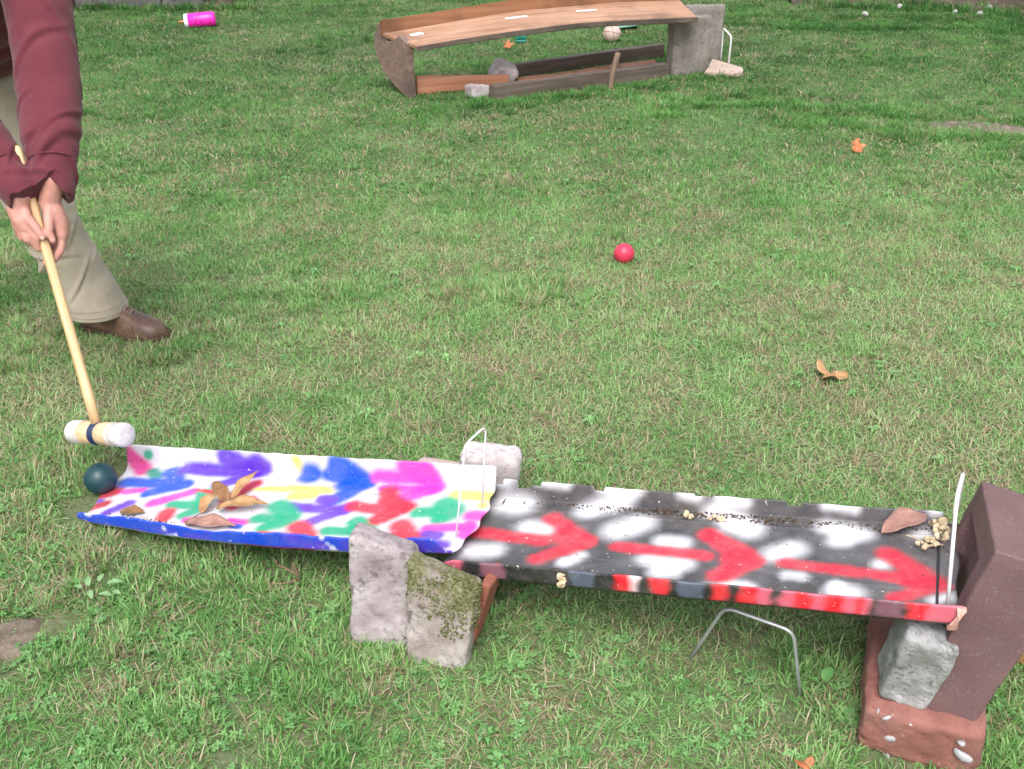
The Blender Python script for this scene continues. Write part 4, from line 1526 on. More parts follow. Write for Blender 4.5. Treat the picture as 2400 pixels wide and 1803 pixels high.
# ------------------------------------------------------------------ wooden chute obstacle farther up the lawn
def box8(bot, top):
    """hexahedron from four bottom and four top corners, with a small bevel"""
    bm = bmesh.new()
    vb = [bm.verts.new(p) for p in bot]
    vt = [bm.verts.new(p) for p in top]
    bm.faces.new(vb[::-1])
    bm.faces.new(vt)
    for i in range(4):
        j = (i + 1) % 4
        bm.faces.new((vb[i], vb[j], vt[j], vt[i]))
    bmesh.ops.recalc_face_normals(bm, faces=list(bm.faces))
    bmesh.ops.bevel(bm, geom=list(bm.edges), offset=0.004, segments=2, affect='EDGES')
    bmesh.ops.subdivide_edges(bm, edges=[e for e in bm.edges if e.calc_length() > 0.15], cuts=8, use_grid_fill=True)
    bm.verts.index_update()
    V = np.array([v.co[:] for v in bm.verts])
    F = [[v.index for v in f.verts] for f in bm.faces]
    bm.free()
    V = V + 0.007 * np.stack([fbm(V, 7, 1), fbm(V, 7, 2), fbm(V, 7, 3)], 1)
    return V, F


def slab4(p, q, r_, s, th):
    """a plank given its four upper corners and a thickness downwards"""
    P4 = [np.array(k, float) for k in (p, q, r_, s)]
    nrm = np.cross(P4[1] - P4[0], P4[3] - P4[0])
    nrm /= np.linalg.norm(nrm)
    if nrm[2] < 0:
        nrm = -nrm
    return box8([k - nrm * th for k in P4], P4)


def wood(name, c1, c2, c3, ang):
    m, n, l, b = nt(name)
    tc = n.new('ShaderNodeTexCoord')
    mp = n.new('ShaderNodeMapping')
    mp.inputs['Rotation'].default_value = (0, 0, -ang)
    mp_ = n.new('ShaderNodeMapping')
    mp_.inputs['Scale'].default_value = (1.2, 26, 26)
    l.new(tc.outputs['Object'], mp.inputs['Vector'])
    l.new(mp.outputs[0], mp_.inputs['Vector'])
    t = noise_node(n, l, 1.0, 6, 0.65, mp_.outputs[0])
    st = noise_node(n, l, 2.2, 5, 0.65)
    col = ramp(n, l, t.outputs[0], [(0.3, c1), (0.52, c2), (0.75, c3)]).outputs[0]
    col = mix(n, l, ramp(n, l, st.outputs[0], [(0.48, 0.0), (0.68, 0.75)]).outputs[0], col, np.array(c1) * 0.55)
    l.new(col, b.inputs['Base Color'])
    b.inputs['Roughness'].default_value = 0.65
    bump(n, l, b, t.outputs[0], 0.4, 0.004)
    return m


ANG = math.atan2(0.62, 1.80)
chute_m = wood('chute_timber', (0.22, 0.12, 0.07), (0.39, 0.22, 0.14), (0.52, 0.345, 0.245), ANG)
chute_b = wood('chute_back_timber', (0.16, 0.066, 0.028), (0.25, 0.108, 0.05), (0.33, 0.165, 0.085), ANG)
grey_w = wood('weathered_timber', (0.06, 0.042, 0.032), (0.11, 0.082, 0.064), (0.19, 0.15, 0.12), 0.545)
ch = thing('wooden_chute', (0.25, 6.9, 0.30), 'long brown wooden chute with a raised back board, resting on supports', 'chute')
NL, FL, NR, FR = np.array([-0.571, 6.444, 0.31]), np.array([-0.811, 6.696, 0.36]), np.array([1.219, 7.052, 0.40]), np.array([1.145, 7.437, 0.45])
def bow(V):
    """the planks have warped upwards in the middle"""
    V = np.array(V)
    V[:, 2] += 0.045 * np.sin(np.clip((V[:, 0] + 0.75) / 1.95, 0, 1) * math.pi)
    return V


V, F = slab4(NL, NR, FR, FL, 0.022)
V = bow(V)
mk('floor_plank', V, F, chute_m, ch, auto=45)
V, F = box8([NL + (-0.004, -0.016, -0.030), NR + (0, -0.016, -0.030), NR + (0, -0.003, -0.030), NL + (-0.004, -0.003, -0.030)], [NL + (-0.004, -0.016, 0.002), NR + (0, -0.016, 0.002), NR + (0, -0.003, 0.002), NL + (-0.004, -0.003, 0.002)])
mk('front_edge', bow(V), F, grey_w, ch, auto=45)
bk = np.array([-0.03, 0.06, 0.0]) * 0.35
V, F = box8([FL + (0, 0, -0.02), FR + (0, 0, -0.02), FR + bk + (0, 0, -0.02), FL + bk + (0, 0, -0.02)],
            [FL + (-0.004, 0, 0.072), FR + (0, 0, 0.075), FR + bk + (0, 0, 0.075), FL + bk + (-0.004, 0, 0.072)])
V = bow(V)
mk('back_board', V, F, chute_b, ch, auto=45)
tape_m = plain('white_tape', (0.82, 0.82, 0.84), 0.5)
ed = (NR - NL) / np.linalg.norm(NR - NL)


def on_chute(u, v, z):
    return NL + (NR - NL) * u + ((FL - NL) * (1 - u) + (FR - NR) * u) * v + np.array([0, 0, z])


for (u, v, L, wv) in ((0.045, 0.55, 0.075, 0.05), (0.36, 0.62, 0.14, 0.025), (0.60, 0.60, 0.14, 0.025)):
    V, F = slab4(on_chute(u, v, 0.006), on_chute(u + L / 1.9, v, 0.006), on_chute(u + L / 1.9, v + wv * 2, 0.007), on_chute(u, v + wv * 2, 0.007), 0.003)
    mk('white_strip', bow(V), F, tape_m, ch, auto=45)

# notched end board on the left
eb_m = wood('end_board_wood', (0.115, 0.075, 0.06), (0.20, 0.13, 0.105), (0.29, 0.20, 0.16), 0)
o0 = np.array([-0.635, 6.50, 0.0])
back = np.array([-0.235, 0.29, 0.0])
outline = [(0.0, -0.01), (0.30, 0.02), (0.80, 0.12), (1.04, 0.24), (1.0, 0.365), (0.90, 0.395), (0.80, 0.425), (0.70, 0.375), (0.62, 0.315), (0.40, 0.335), (0.25, 0.365), (0.12, 0.345), (0.0, 0.325)]
tn = np.array([0.03, 0.022, 0.0])
bm = bmesh.new()
f1 = [bm.verts.new(o0 + back * u + np.array([0, 0, z])) for u, z in outline]
f2 = [bm.verts.new(o0 + back * u + np.array([0, 0, z]) + tn) for u, z in outline]
bm.faces.new(f1)
bm.faces.new(f2[::-1])
for i in range(len(outline)):
    j = (i + 1) % len(outline)
    bm.faces.new((f1[j], f1[i], f2[i], f2[j]))
bmesh.ops.recalc_face_normals(bm, faces=list(bm.faces))
bm.verts.index_update()
V, F = np.array([v.co[:] for v in bm.verts]), [[v.index for v in f.verts] for f in bm.faces]
bm.free()
V = V + 0.004 * np.stack([vn(V, 14, 1), vn(V, 14, 2), vn(V, 14, 3)], 1)
tag(mk('end_board', V, F, eb_m, smooth=False), 'upright weathered board with a V-notched top under the left end of the chute', 'board')

redp = wood('red_plank_wood', (0.34, 0.13, 0.07), (0.48, 0.21, 0.125), (0.60, 0.32, 0.21), 0.43)
pa, pb = np.array([-0.60, 6.60, 0.0]), np.array([-0.02, 6.84, 0.0])
dn_ = np.array([-0.38, 0.92, 0]) * 0.025
V, F = box8([pa, pb, pb + dn_, pa + dn_], [k + np.array([0, 0, 0.115 if i in (0, 3) else 0.075]) for i, k in enumerate((pa, pb, pb + dn_, pa + dn_))])
tag(mk('red_plank', V, F, redp, auto=45), 'orange-red plank on edge between the notched board and the front timber', 'plank')


def timber(a, b_, w, h, label):
    a, b_ = np.array(a, float), np.array(b_, float)
    d = (b_ - a) / np.linalg.norm(b_ - a)
    p = np.array([-d[1], d[0], 0]) * w
    z = np.array([0, 0, h])
    V, F = box8([a, b_, b_ + p, a + p], [a + z, b_ + z, b_ + p + z, a + p + z])
    return tag(mk('timber', V, F, grey_w, auto=45), label, 'timber', 'weathered timbers under the chute')


timber((-0.105, 6.40, -0.005), (1.06, 7.10, -0.005), 0.075, 0.098, 'front weathered timber lying on the grass below the chute')
timber((0.02, 7.03, -0.005), (1.12, 7.80, -0.005), 0.07, 0.105, 'rear weathered timber behind the front one, deep in the shade')
V, F = slab4((0.05, 6.62, 0.03), (1.05, 7.22, 0.03), (1.02, 7.62, 0.03), (0.03, 6.98, 0.03), 0.03)
tag(mk('red_board', V, F, redp, auto=45), 'flat reddish board between the two weathered timbers', 'board')
V, F = tube(smooth_path([(0.632, 6.72, -0.03), (0.645, 6.728, 0.11), (0.675, 6.742, 0.235)], 6), [0.019] * 12 + [0.017], 10)
tag(mk('wooden_peg', V, F, simple('peg_bark', (0.13, 0.085, 0.06), (0.24, 0.16, 0.115), 12, 0.8, stretch=(12, 12, 2))), 'short brown wooden peg leaning against the front timber', 'peg')

V, F = rbox((-0.20, 6.56, 0.03), (0.17, 0.13, 0.085), rot(R(-12), R(8), R(30)), 0.02, 8, 0.014, 14, 51)
tag(mk('pale_rock', V, F, grey_st), 'pale flat rock at the left end of the front timber', 'rock')
V, F = rbox((-0.06, 6.93, 0.06), (0.16, 0.13, 0.15), rot(R(15), R(25), R(20)), 0.03, 8, 0.018, 12, 52)
tag(mk('pale_rock', V, F, pale_st), 'pointed pale rock at the left end of the rear timber', 'rock')

slab_m = stone('dark_concrete_slab', (0.26, 0.23, 0.205), (0.16, 0.14, 0.12), (0.09, 0.08, 0.07), 9, light=(0.36, 0.33, 0.31))
V, F = rbox((1.20, 7.235, 0.185), (0.33, 0.085, 0.385), rot(0, R(-1), R(31)), 0.014, 12, 0.008, 9, 61)
tag(mk('concrete_slab', V, F, slab_m), 'upright dark concrete slab carrying the right end of the chute', 'slab')
V, F = rbox((1.375, 7.72, 0.185), (0.30, 0.06, 0.40), rot(0, R(1), R(20)), 0.01, 10, 0.006, 9, 63)
tag(mk('concrete_slab', V, F, slab_m), 'second upright slab behind the right end of the chute', 'slab')
pts = [(1.30, 7.13), (1.38, 7.40), (1.44, 7.62), (1.60, 7.30), (1.575, 7.17), (1.50, 7.10)]
bm = bmesh.new()
f2 = [bm.verts.new((x, y, 0.034)) for x, y in pts]
f1 = [bm.verts.new((x, y, 0.0)) for x, y in pts]
bm.faces.new(f2[::-1])
bm.faces.new(f1)
for i in range(6):
    j = (i + 1) % 6
    bm.faces.new((f1[j], f1[i], f2[i], f2[j]))
bmesh.ops.recalc_face_normals(bm, faces=list(bm.faces))
bmesh.ops.bevel(bm, geom=list(bm.edges), offset=0.006, segments=2, affect='EDGES')
bm.verts.index_update()
V, F = np.array([v.co[:] for v in bm.verts]), [[v.index for v in f.verts] for f in bm.faces]
bm.free()
tag(mk('flagstone', V + 0.003 * np.stack([vn(V, 20, 1), vn(V, 20, 2), vn(V, 20, 3)], 1), F, stone('pink_sandstone', (0.52, 0.40, 0.34), (0.42, 0.31, 0.26), (0.34, 0.25, 0.21), 14), auto=40),
    'flat pinkish flagstone beside the right-hand slab', 'flagstone')
wicket((1.492, 7.56, 0.0), (1.522, 7.42, 0.0), (1.478, 7.50, 0.262), (1.515, 7.38, 0.225), 0.006, wire_m, 'white wicket standing beside the pinkish flagstone', 0.025)

# toys under and behind the chute
skin_ball = simple('pale_toy_vinyl', (0.50, 0.35, 0.30), (0.66, 0.50, 0.44), 12, 0.45, 0.1, 0.002)
tb_ = thing('toy_ball', (0.79, 8.46, 0.0), 'small pale pinkish ball with dark seams behind the chute', 'ball')
V, F = sphere((0.79, 8.46, 0.066), 0.070, 28, 18)
mk('skin', V, F, skin_ball, tb_)
seam_m = plain('dark_seam', (0.10, 0.06, 0.05), 0.6)
for (ax_, of) in (((0.2, 0.3, 0.93), 0.0), ((0.95, 0.1, 0.2), 0.0), ((0.6, -0.75, 0.2), 0.0)):
    a, b2, d = frame(ax_)
    V, F = tube([np.array((0.79, 8.46, 0.066)) + 0.0703 * (math.cos(t) * a + math.sin(t) * b2) for t in np.linspace(0, 6.283, 41)], 0.0018, 6, False)
    mk('seam', V, F, seam_m, tb_)
V, F = slab4((0.85, 8.95, 0.03), (1.06, 9.0, 0.05), (1.08, 9.3, 0.03), (0.84, 9.24, 0.06), 0.012)
tag(mk('toy_tray', V, F, plain('pale_green_plastic', (0.22, 0.42, 0.34), 0.4), auto=45), 'pale green plastic tray lying behind the chute', 'toy')
mb = MB()
for k in range(3):
    V, F = sphere((0.07 + 0.028 * (k - 1), 8.38 + 0.01 * k, 0.045), (0.018, 0.018, 0.030), 12, 8)
    mb.add(V, F)
mb.add(*rbox((0.07, 8.385, 0.02), (0.09, 0.04, 0.02), None, 0.006, 3))
tag(mk('plastic_toy', *mb.arr(), plain('teal_plastic', (0.015, 0.18, 0.13), 0.35)), 'small teal plastic toy in the shade behind the chute', 'toy')

# pink canister on the grass near the wall
tc_ = np.array([-2.655, 9.16, 0.0])
adir = np.array([0.97, 0.16, 0.06])
adir /= np.linalg.norm(adir)
can = thing('pink_canister', tc_, 'bright pink canister with a white cap lying near the wall', 'canister')
pk_m = plain('hot_pink_plastic', (0.90, 0.02, 0.42), 0.35)
c0 = tc_ + np.array([0, 0, 0.060])
V, F = lathe([(-0.095, 0.050), (-0.092, 0.058), (0.0, 0.060), (0.10, 0.060), (0.118, 0.057), (0.128, 0.048), (0.131, 0.02)], c0, adir, 32)
mk('body', V, F, pk_m, can)
V, F = lathe([(-0.128, 0.03), (-0.126, 0.054), (-0.120, 0.0585), (-0.098, 0.0595), (-0.094, 0.058)], c0, adir, 32)
mk('cap', V, F, tape_m, can)
a, b2, d = frame(adir)
V, F = tube([c0 - d * 0.135 + 0.026 * (math.cos(t) * d * 1.0 + math.sin(t) * a) - d * 0.012 for t in np.linspace(0, 6.283, 25)], 0.0055, 8, False)
mk('ring_handle', V, F, plain('orange_cord', (0.55, 0.20, 0.08), 0.6), can)
for (x0, amp_, ph) in ((-0.02, 0.035, 0.3), (0.035, 0.03, 2.2), (0.095, 0.006, 1.0)):
    V, F = tube([c0 + d * (x0 + amp_ * math.sin(t * 1.0 + ph)) + 0.0602 * (math.cos(t) * a + math.sin(t) * b2) for t in np.linspace(0, 6.283, 49)], 0.0022, 6, False)
    mk('dark_line', V, F, plain('dark_magenta', (0.18, 0.0, 0.09), 0.5), can)

# ------------------------------------------------------------------ low wall and bed at the far edge
wall_m = stone('grey_retaining_stone', (0.105, 0.095, 0.10), (0.07, 0.062, 0.064), (0.04, 0.037, 0.04), 7, light=(0.15, 0.135, 0.14))
wall = thing('retaining_wall', (-4.2, 10.35, 0), 'low grey block retaining wall at the far left edge of the lawn', 'wall')
x = -6.9
k = 0
while x < -2.95:
    wdt = random.uniform(0.62, 0.85)
    if x + wdt > -2.9:
        wdt = -2.90 - x
    if wdt > 0.1:
        for (z0, hh_) in ((0.0, 0.26), (0.265, 0.24)):
            V, F = rbox((x + wdt / 2, 10.36 + random.uniform(-0.01, 0.01), z0 + hh_ / 2 - 0.01), (wdt - 0.012, 0.26, hh_ - 0.006), None, 0.012, 8, 0.008, 6, 70 + k)
            mk('stone_block', V, F, wall_m, wall)
            k += 1
    x += wdt
V, F = rbox((-2.72, 10.33, 0.28), (0.15, 0.15, 0.60), rotz(0.1), 0.012, 6, 0.004, 8, 90)
tag(mk('wall_post', V, F, grey_w), 'square grey post at the right end of the low wall', 'post')

wst = stone('white_edging_stone', (0.42, 0.40, 0.41), (0.30, 0.28, 0.28), (0.3, 0.28, 0.28), 20)
words = ['leftmost', 'second from the left', 'third from the left', 'fourth from the left', 'fifth from the left', 'sixth from the left', 'rightmost']
for i, (x, y, s) in enumerate(((3.18, 9.72, 0.05), (3.62, 10.12, 0.06), (4.05, 9.88, 0.045), (4.22, 9.74, 0.05), (4.45, 10.1, 0.06), (4.62, 9.60, 0.045), (4.98, 9.15, 0.04))):
    V, F = rbox((x, y, s * 0.45), (s * 1.2, s * 0.9, s * 0.9), rot(0.2 * i, 0.3, i), s * 0.45, 4, 0.012, 20, 100 + i)
    tag(mk('edging_stone', V, F, wst), 'small white stone at the flower bed edge, %s' % words[i], 'stone', 'white stones along the flower bed')

# dark shrub overhanging the far right corner
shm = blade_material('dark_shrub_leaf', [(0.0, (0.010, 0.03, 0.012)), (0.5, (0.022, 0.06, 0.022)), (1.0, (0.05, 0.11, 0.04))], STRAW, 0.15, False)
shrub = thing('shrub', (5.35, 10.35, 0), 'dark green shrub at the far right corner of the lawn', 'shrub')
sv, sf = [], []
for k in range(2600):
    u, v, w = rng.normal(0, 1, 3)
    q = np.array([u, v, w]) / math.sqrt(u * u + v * v + w * w + 1e-9) * (0.55 + 0.45 * rng.random())
    p = np.array([5.35, 10.35, 0.62]) + q * np.array([0.62, 0.55, 0.60])
    if p[2] < 0.03:
        continue
    L, W = rng.uniform(0.05, 0.10), rng.uniform(0.018, 0.03)
    d = q + rng.normal(0, 0.7, 3)
    d /= np.linalg.norm(d)
    a, b2, _ = frame(d)
    i0 = len(sv)
    sv += [p, p + d * L * 0.45 + a * W, p + d * L, p + d * L * 0.45 - a * W]
    sf += [(i0, i0 + 1, i0 + 2, i0 + 3)]
fo = mk('foliage', sv, sf, shm, shrub)
fo['kind'] = 'stuff'
for k in range(5):
    a0 = k * 1.3
    V, F = tube(smooth_path([(5.35 + 0.05 * math.cos(a0), 10.35 + 0.05 * math.sin(a0), -0.02), (5.35 + 0.15 * math.cos(a0), 10.35 + 0.15 * math.sin(a0), 0.35), (5.35 + 0.38 * math.cos(a0 + 0.3), 10.35 + 0.38 * math.sin(a0 + 0.3), 0.85)], 5), np.linspace(0.02, 0.006, 11), 7)
    mk('stem', V, F, stem_m, shrub)

# ------------------------------------------------------------------ the player
def remesh(mb, voxel, it=6, fac=0.5):
    """merge overlapping closed shapes into one continuous smooth surface"""
    me = bpy.data.meshes.new('tmp')
    V, F = mb.arr()
    me.from_pydata(V.tolist(), [], F)
    ob = bpy.data.objects.new('tmp', me)
    scene.collection.objects.link(ob)
    rm = ob.modifiers.new('r', 'REMESH')
    rm.mode = 'VOXEL'
    rm.voxel_size = voxel
    rm.adaptivity = 0
    sm = ob.modifiers.new('s', 'SMOOTH')
    sm.factor = fac
    sm.iterations = it
    dg = bpy.context.evaluated_depsgraph_get()
    ev = ob.evaluated_get(dg)
    m2 = ev.to_mesh()
    n_ = len(m2.vertices)
    co = np.empty(n_ * 3, np.float32)
    m2.vertices.foreach_get('co', co)
    no = np.empty(n_ * 3, np.float32)
    m2.vertices.foreach_get('normal', no)
    F2 = [tuple(p.vertices) for p in m2.polygons]
    ev.to_mesh_clear()
    bpy.data.objects.remove(ob)
    bpy.data.meshes.remove(me)
    return co.reshape(-1, 3).astype(float), F2, no.reshape(-1, 3).astype(float)


def limb(mb, pts, rad, seg=14):
    """chain of tapered, capped segments with balls at the joints"""
    pts = [np.array(p, float) for p in pts]
    for i in range(len(pts)):
        mb.add(*sphere(pts[i], rad[i], seg, 8))
    for i in range(len(pts) - 1):
        mb.add(*tube([pts[i] + (pts[i + 1] - pts[i]) * t for t in (0, 0.5, 1)], [rad[i], (rad[i] + rad[i + 1]) / 2, rad[i + 1]], seg))


# joints
SHL, SHR = np.array([-1.19, 2.74, 1.175]), np.array([-1.53, 2.67, 1.14])
WRL, WRR = np.array([-1.115, 2.428, 0.705]), np.array([-1.185, 2.405, 0.705])
ELL, ELR = np.array([-1.150, 2.60, 0.925]), np.array([-1.385, 2.53, 0.885])
HIPC = np.array([-1.60, 3.17, 0.93])
HPL, HPR = np.array([-1.49, 3.17, 0.88]), np.array([-1.71, 3.19, 0.88])
KNL, ANL = np.array([-1.475, 3.06, 0.49]), np.array([-1.375, 3.115, 0.09])
KNR, ANR = np.array([-1.86, 3.05, 0.48]), np.array([-1.92, 3.17, 0.09])
NECK, HEAD = np.array([-1.365, 2.66, 1.235]), np.array([-1.36, 2.545, 1.33])
CHEST = np.array([-1.43, 2.86, 1.10])

hh_ = (MH - ME) / np.linalg.norm(MH - ME)           # down the handle
O_ = ME + (MH - ME) * 0.325                          # grip point on the handle
tocam = np.array([0.413, -0.858, 0.305])
ff_ = tocam - (tocam @ hh_) * hh_
ff_ /= np.linalg.norm(ff_)
ss_ = np.cross(ff_, hh_)


def H(s, h, f):
    s = s + 0.9 if s < -2.4 else s
    return O_ + (ss_ * s + hh_ * h + ff_ * f) * 0.01


sk = MB()
# right hand (thumb down the front of the handle), then left hand
limb(sk, [WRR + (WRR - H(-4.6, -6, 0)) * 0.3, H(-4.6, -8.2, 0.2), H(-4.4, -5.6, 0.2), H(-3.9, -3.6, 0.0)], [0.027, 0.026, 0.024, 0.021])
limb(sk, [H(-4.9, -6.5, -0.8), H(-4.9, -4.2, -1.0), H(-4.6, -2.6, -0.8)], [0.020, 0.021, 0.017])
limb(sk, [H(-3.3, -8.0, 1.2), H(-2.2, -5.4, 1.9), H(-0.8, -2.6, 2.1), H(-0.1, -0.2, 1.9)], [0.014, 0.0125, 0.0105, 0.0082])
for (pts, r0) in ((((-3.6, -4.4, 0.9), (-2.5, -0.6, 0.9), (-1.7, 1.9, -0.3), (0.4, 2.6, -1.7)), 0.0098),
                  (((-4.6, -3.9, 0.5), (-4.3, -0.6, 0.1), (-2.8, 1.2, -1.4), (-0.6, 1.3, -2.3)), 0.0100),
                  (((-5.4, -4.3, -0.4), (-5.4, -1.4, -1.0), (-3.9, 0.2, -2.4), (-1.6, 0.2, -2.9)), 0.0095),
                  (((-5.9, -5.0, -1.3), (-6.0, -2.6, -2.0), (-4.8, -1.0, -3.2), (-2.8, -1.0, -3.5)), 0.0083)):
    limb(sk, [H(*p) for p in pts], [r0 * 1.12, r0 * 1.06, r0, r0 * 0.88], 12)
limb(sk, [WRL + (WRL - H(4.0, -5, 0)) * 0.3, H(3.7, -8.4, 0.0), H(4.2, -5.4, -0.2), H(4.6, -2.6, -0.6), H(4.3, -0.2, -1.0)], [0.027, 0.026, 0.024, 0.021, 0.017])
limb(sk, [H(5.3, -4.6, -0.9), H(5.5, -2.4, -1.2), H(5.0, -0.2, -1.5)], [0.015, 0.0145, 0.013])
limb(sk, [H(3.2, -6.8, 1.0), H(2.4, -4.0, 1.5), H(1.7, -1.3, 1.5), H(2.0, 1.0, 1.2)], [0.0145, 0.0125, 0.0105, 0.0082])
for (pts, r0) in ((((4.2, 0.4, -0.9), (3.0, 3.6, -1.2), (1.2, 5.2, -1.9), (-0.9, 5.7, -1.4)), 0.0098),
                  (((4.9, -0.6, -1.5), (3.9, 2.4, -2.2), (2.0, 3.6, -3.2), (-0.2, 3.8, -3.0)), 0.0100),
                  (((5.4, -1.6, -2.0), (4.6, 0.8, -3.0), (2.8, 2.0, -4.0), (0.6, 2.2, -3.9)), 0.0095),
                  (((5.7, -2.8, -2.3), (5.1, -0.8, -3.4), (3.6, 0.4, -4.3), (1.6, 0.6, -4.3)), 0.0083)):
    limb(sk, [H(*p) for p in pts], [r0 * 1.12, r0 * 1.06, r0, r0 * 0.88], 12)
# arms, trunk, legs under the clothes, neck and head
limb(sk, [WRR + (WRR - H(-4.6, -6, 0)) * 0.3, (WRR * 2 + ELR) / 3, ELR, SHR, CHEST], [0.027, 0.034, 0.040, 0.05, 0.08])
limb(sk, [WRL + (WRL - H(4.0, -5, 0)) * 0.3, (WRL * 2 + ELL) / 3, ELL, SHL, CHEST], [0.027, 0.034, 0.040, 0.05, 0.08])
limb(sk, [CHEST, (CHEST + HIPC) / 2, HIPC], [0.105, 0.10, 0.11])
limb(sk, [HIPC, HPL, KNL, ANL + np.array([0, 0, 0.03])], [0.10, 0.075, 0.055, 0.038])
limb(sk, [HIPC, HPR, KNR, ANR + np.array([0, 0, 0.03])], [0.10, 0.075, 0.055, 0.038])
limb(sk, [CHEST, NECK, (NECK + HEAD) / 2], [0.08, 0.06, 0.055])
hdir = np.array([0.10, -0.62, -0.78])                # face turned down to the ball
hdir /= np.linalg.norm(hdir)
hup = np.array([0.05, -0.78, 0.62])
hup = hup - (hup @ hdir) * hdir
hup /= np.linalg.norm(hup)
hsd = np.cross(hdir, hup)


def HD(x, y, z):
    return HEAD + hsd * x + hdir * y + hup * z


Mh = np.stack([hsd, hdir, hup], 1)
sk.add(*sphere(HD(0, -0.01, 0.03), (0.074, 0.092, 0.095), 20, 14, Mh))
sk.add(*sphere(HD(0, 0.022, -0.045), (0.056, 0.062, 0.065), 18, 12, Mh))
limb(sk, [HD(0, 0.088, 0.015), HD(0, 0.106, -0.018), HD(0, 0.098, -0.028)], [0.008, 0.012, 0.013], 10)
for sg in (-1, 1):
    sk.add(*sphere(HD(sg * 0.074, -0.012, -0.005), (0.010, 0.020, 0.032), 12, 8, Mh))
    sk.add(*sphere(HD(sg * 0.030, 0.074, 0.035), (0.022, 0.012, 0.008), 12, 8, Mh))
    sk.add(*sphere(HD(sg * 0.012, 0.080, -0.062), (0.018, 0.009, 0.006), 10, 6, Mh))
V, F, Nn = remesh(sk, 0.0032, 4, 0.5)
skin_m, n, l, b = nt('skin')
t = noise_node(n, l, 35, 5, 0.6)
l.new(ramp(n, l, t.outputs[0], [(0.3, (0.46, 0.20, 0.16)), (0.55, (0.56, 0.28, 0.23)), (0.78, (0.63, 0.36, 0.30))]).outputs[0], b.inputs['Base Color'])
b.inputs['Roughness'].default_value = 0.5
b.inputs['Subsurface Weight'].default_value = 0.12
b.inputs['Subsurface Radius'].default_value = (0.01, 0.004, 0.002)
t2 = noise_node(n, l, 220, 4, 0.6)
bump(n, l, b, t2.outputs[0], 0.25, 0.001)
person = mk('person', V, F, skin_m, origin=(-1.6, 3.1, 0.0))
tag(person, 'person in maroon sweatshirt, khaki trousers and brown boots, bending to swing the mallet', 'person')

# thumb nails, closest to the lens
nail_m = plain('nail', (0.60, 0.34, 0.30), 0.35)
for (c0, dv, nv) in ((H(-0.15, -0.1, 2.62), hh_ * 0.97 + ss_ * 0.2, ff_), (H(2.0, 0.75, 1.95), hh_ * 0.95 + ss_ * 0.15, ff_)):
    dv = dv / np.linalg.norm(dv)
    sv_ = np.cross(nv, dv)
    sv_ /= np.linalg.norm(sv_)
    V, F = sphere(c0, (0.0040, 0.0058, 0.0010), 14, 8, np.stack([sv_, dv, nv], 1))
    mk('thumb_nail', V, F, nail_m, person)


def folds(V, Nn, axis, amp, fa, fc, seed, diag=0.6):
    """soft creases that run mostly across the given axis"""
    a, b_, d = frame(axis)
    u, v, w = V @ a, V @ b_, V @ d
    P = np.stack([u * fc * 0.35 + w * diag * fc * 0.3, v * fc * 0.35, w * fa], 1)
    r_ = 1 - np.abs(fbm(P, 1.0, seed, 2)) * 2
    return V + Nn * (amp * (0.6 * r_ + 0.5 * fbm(V, 9, seed + 4)))[:, None]


def creases(V, Nn, p, q, count, amp, seed, reach=0.13, lo=0.04, hi=0.97):
    """sharp pulled folds that wind part of the way round a limb from p to q"""
    rg = random.Random(seed)
    p, q = np.array(p), np.array(q)
    L = np.linalg.norm(q - p)
    a, b_, d = frame(q - p)
    X = V - p
    w = X @ d
    rr = np.hypot(X @ a, X @ b_)
    th = np.arctan2(X @ b_, X @ a)
    on = np.clip((reach - rr) / 0.03, 0, 1) * np.clip((w + 0.01) / 0.03, 0, 1) * np.clip((L + 0.05 - w) / 0.05, 0, 1)
    h = np.zeros(len(V))
    for _ in range(count):
        w0, t0 = rg.uniform(lo, hi) * L, rg.uniform(-math.pi, math.pi)
        slope, sig, span = rg.uniform(-0.075, 0.075), rg.uniform(0.006, 0.012), rg.uniform(0.6, 1.3)
        dt = np.angle(np.exp(1j * (th - t0)))
        k = (w - w0 - slope * dt - 0.012 * np.sin(2 * dt + t0)) / sig
        g_ = np.exp(-(dt / span) ** 2)
        h += g_ * rg.uniform(0.5, 1.0) * (np.exp(-np.where(k > 0, k * 0.55, k * 1.4) ** 2) - 0.6 * np.exp(-((k + 1.7) / 0.9) ** 2))
    return V + Nn * (amp * h * on)[:, None]


def cloth(name, c1, c2, rough, weave, wrinkle=0.5):
    m, n, l, b = nt(name)
    t = noise_node(n, l, 9, 5, 0.6)
    l.new(ramp(n, l, t.outputs[0], [(0.3, c1), (0.7, c2)]).outputs[0], b.inputs['Base Color'])
    b.inputs['Roughness'].default_value = rough
    b.inputs['Specular IOR Level'].default_value = 0.2
    b.inputs['Sheen Weight'].default_value = 0.15
    w = noise_node(n, l, weave, 4, 0.7)
    bump(n, l, b, w.outputs[0], wrinkle, 0.002)
    return m


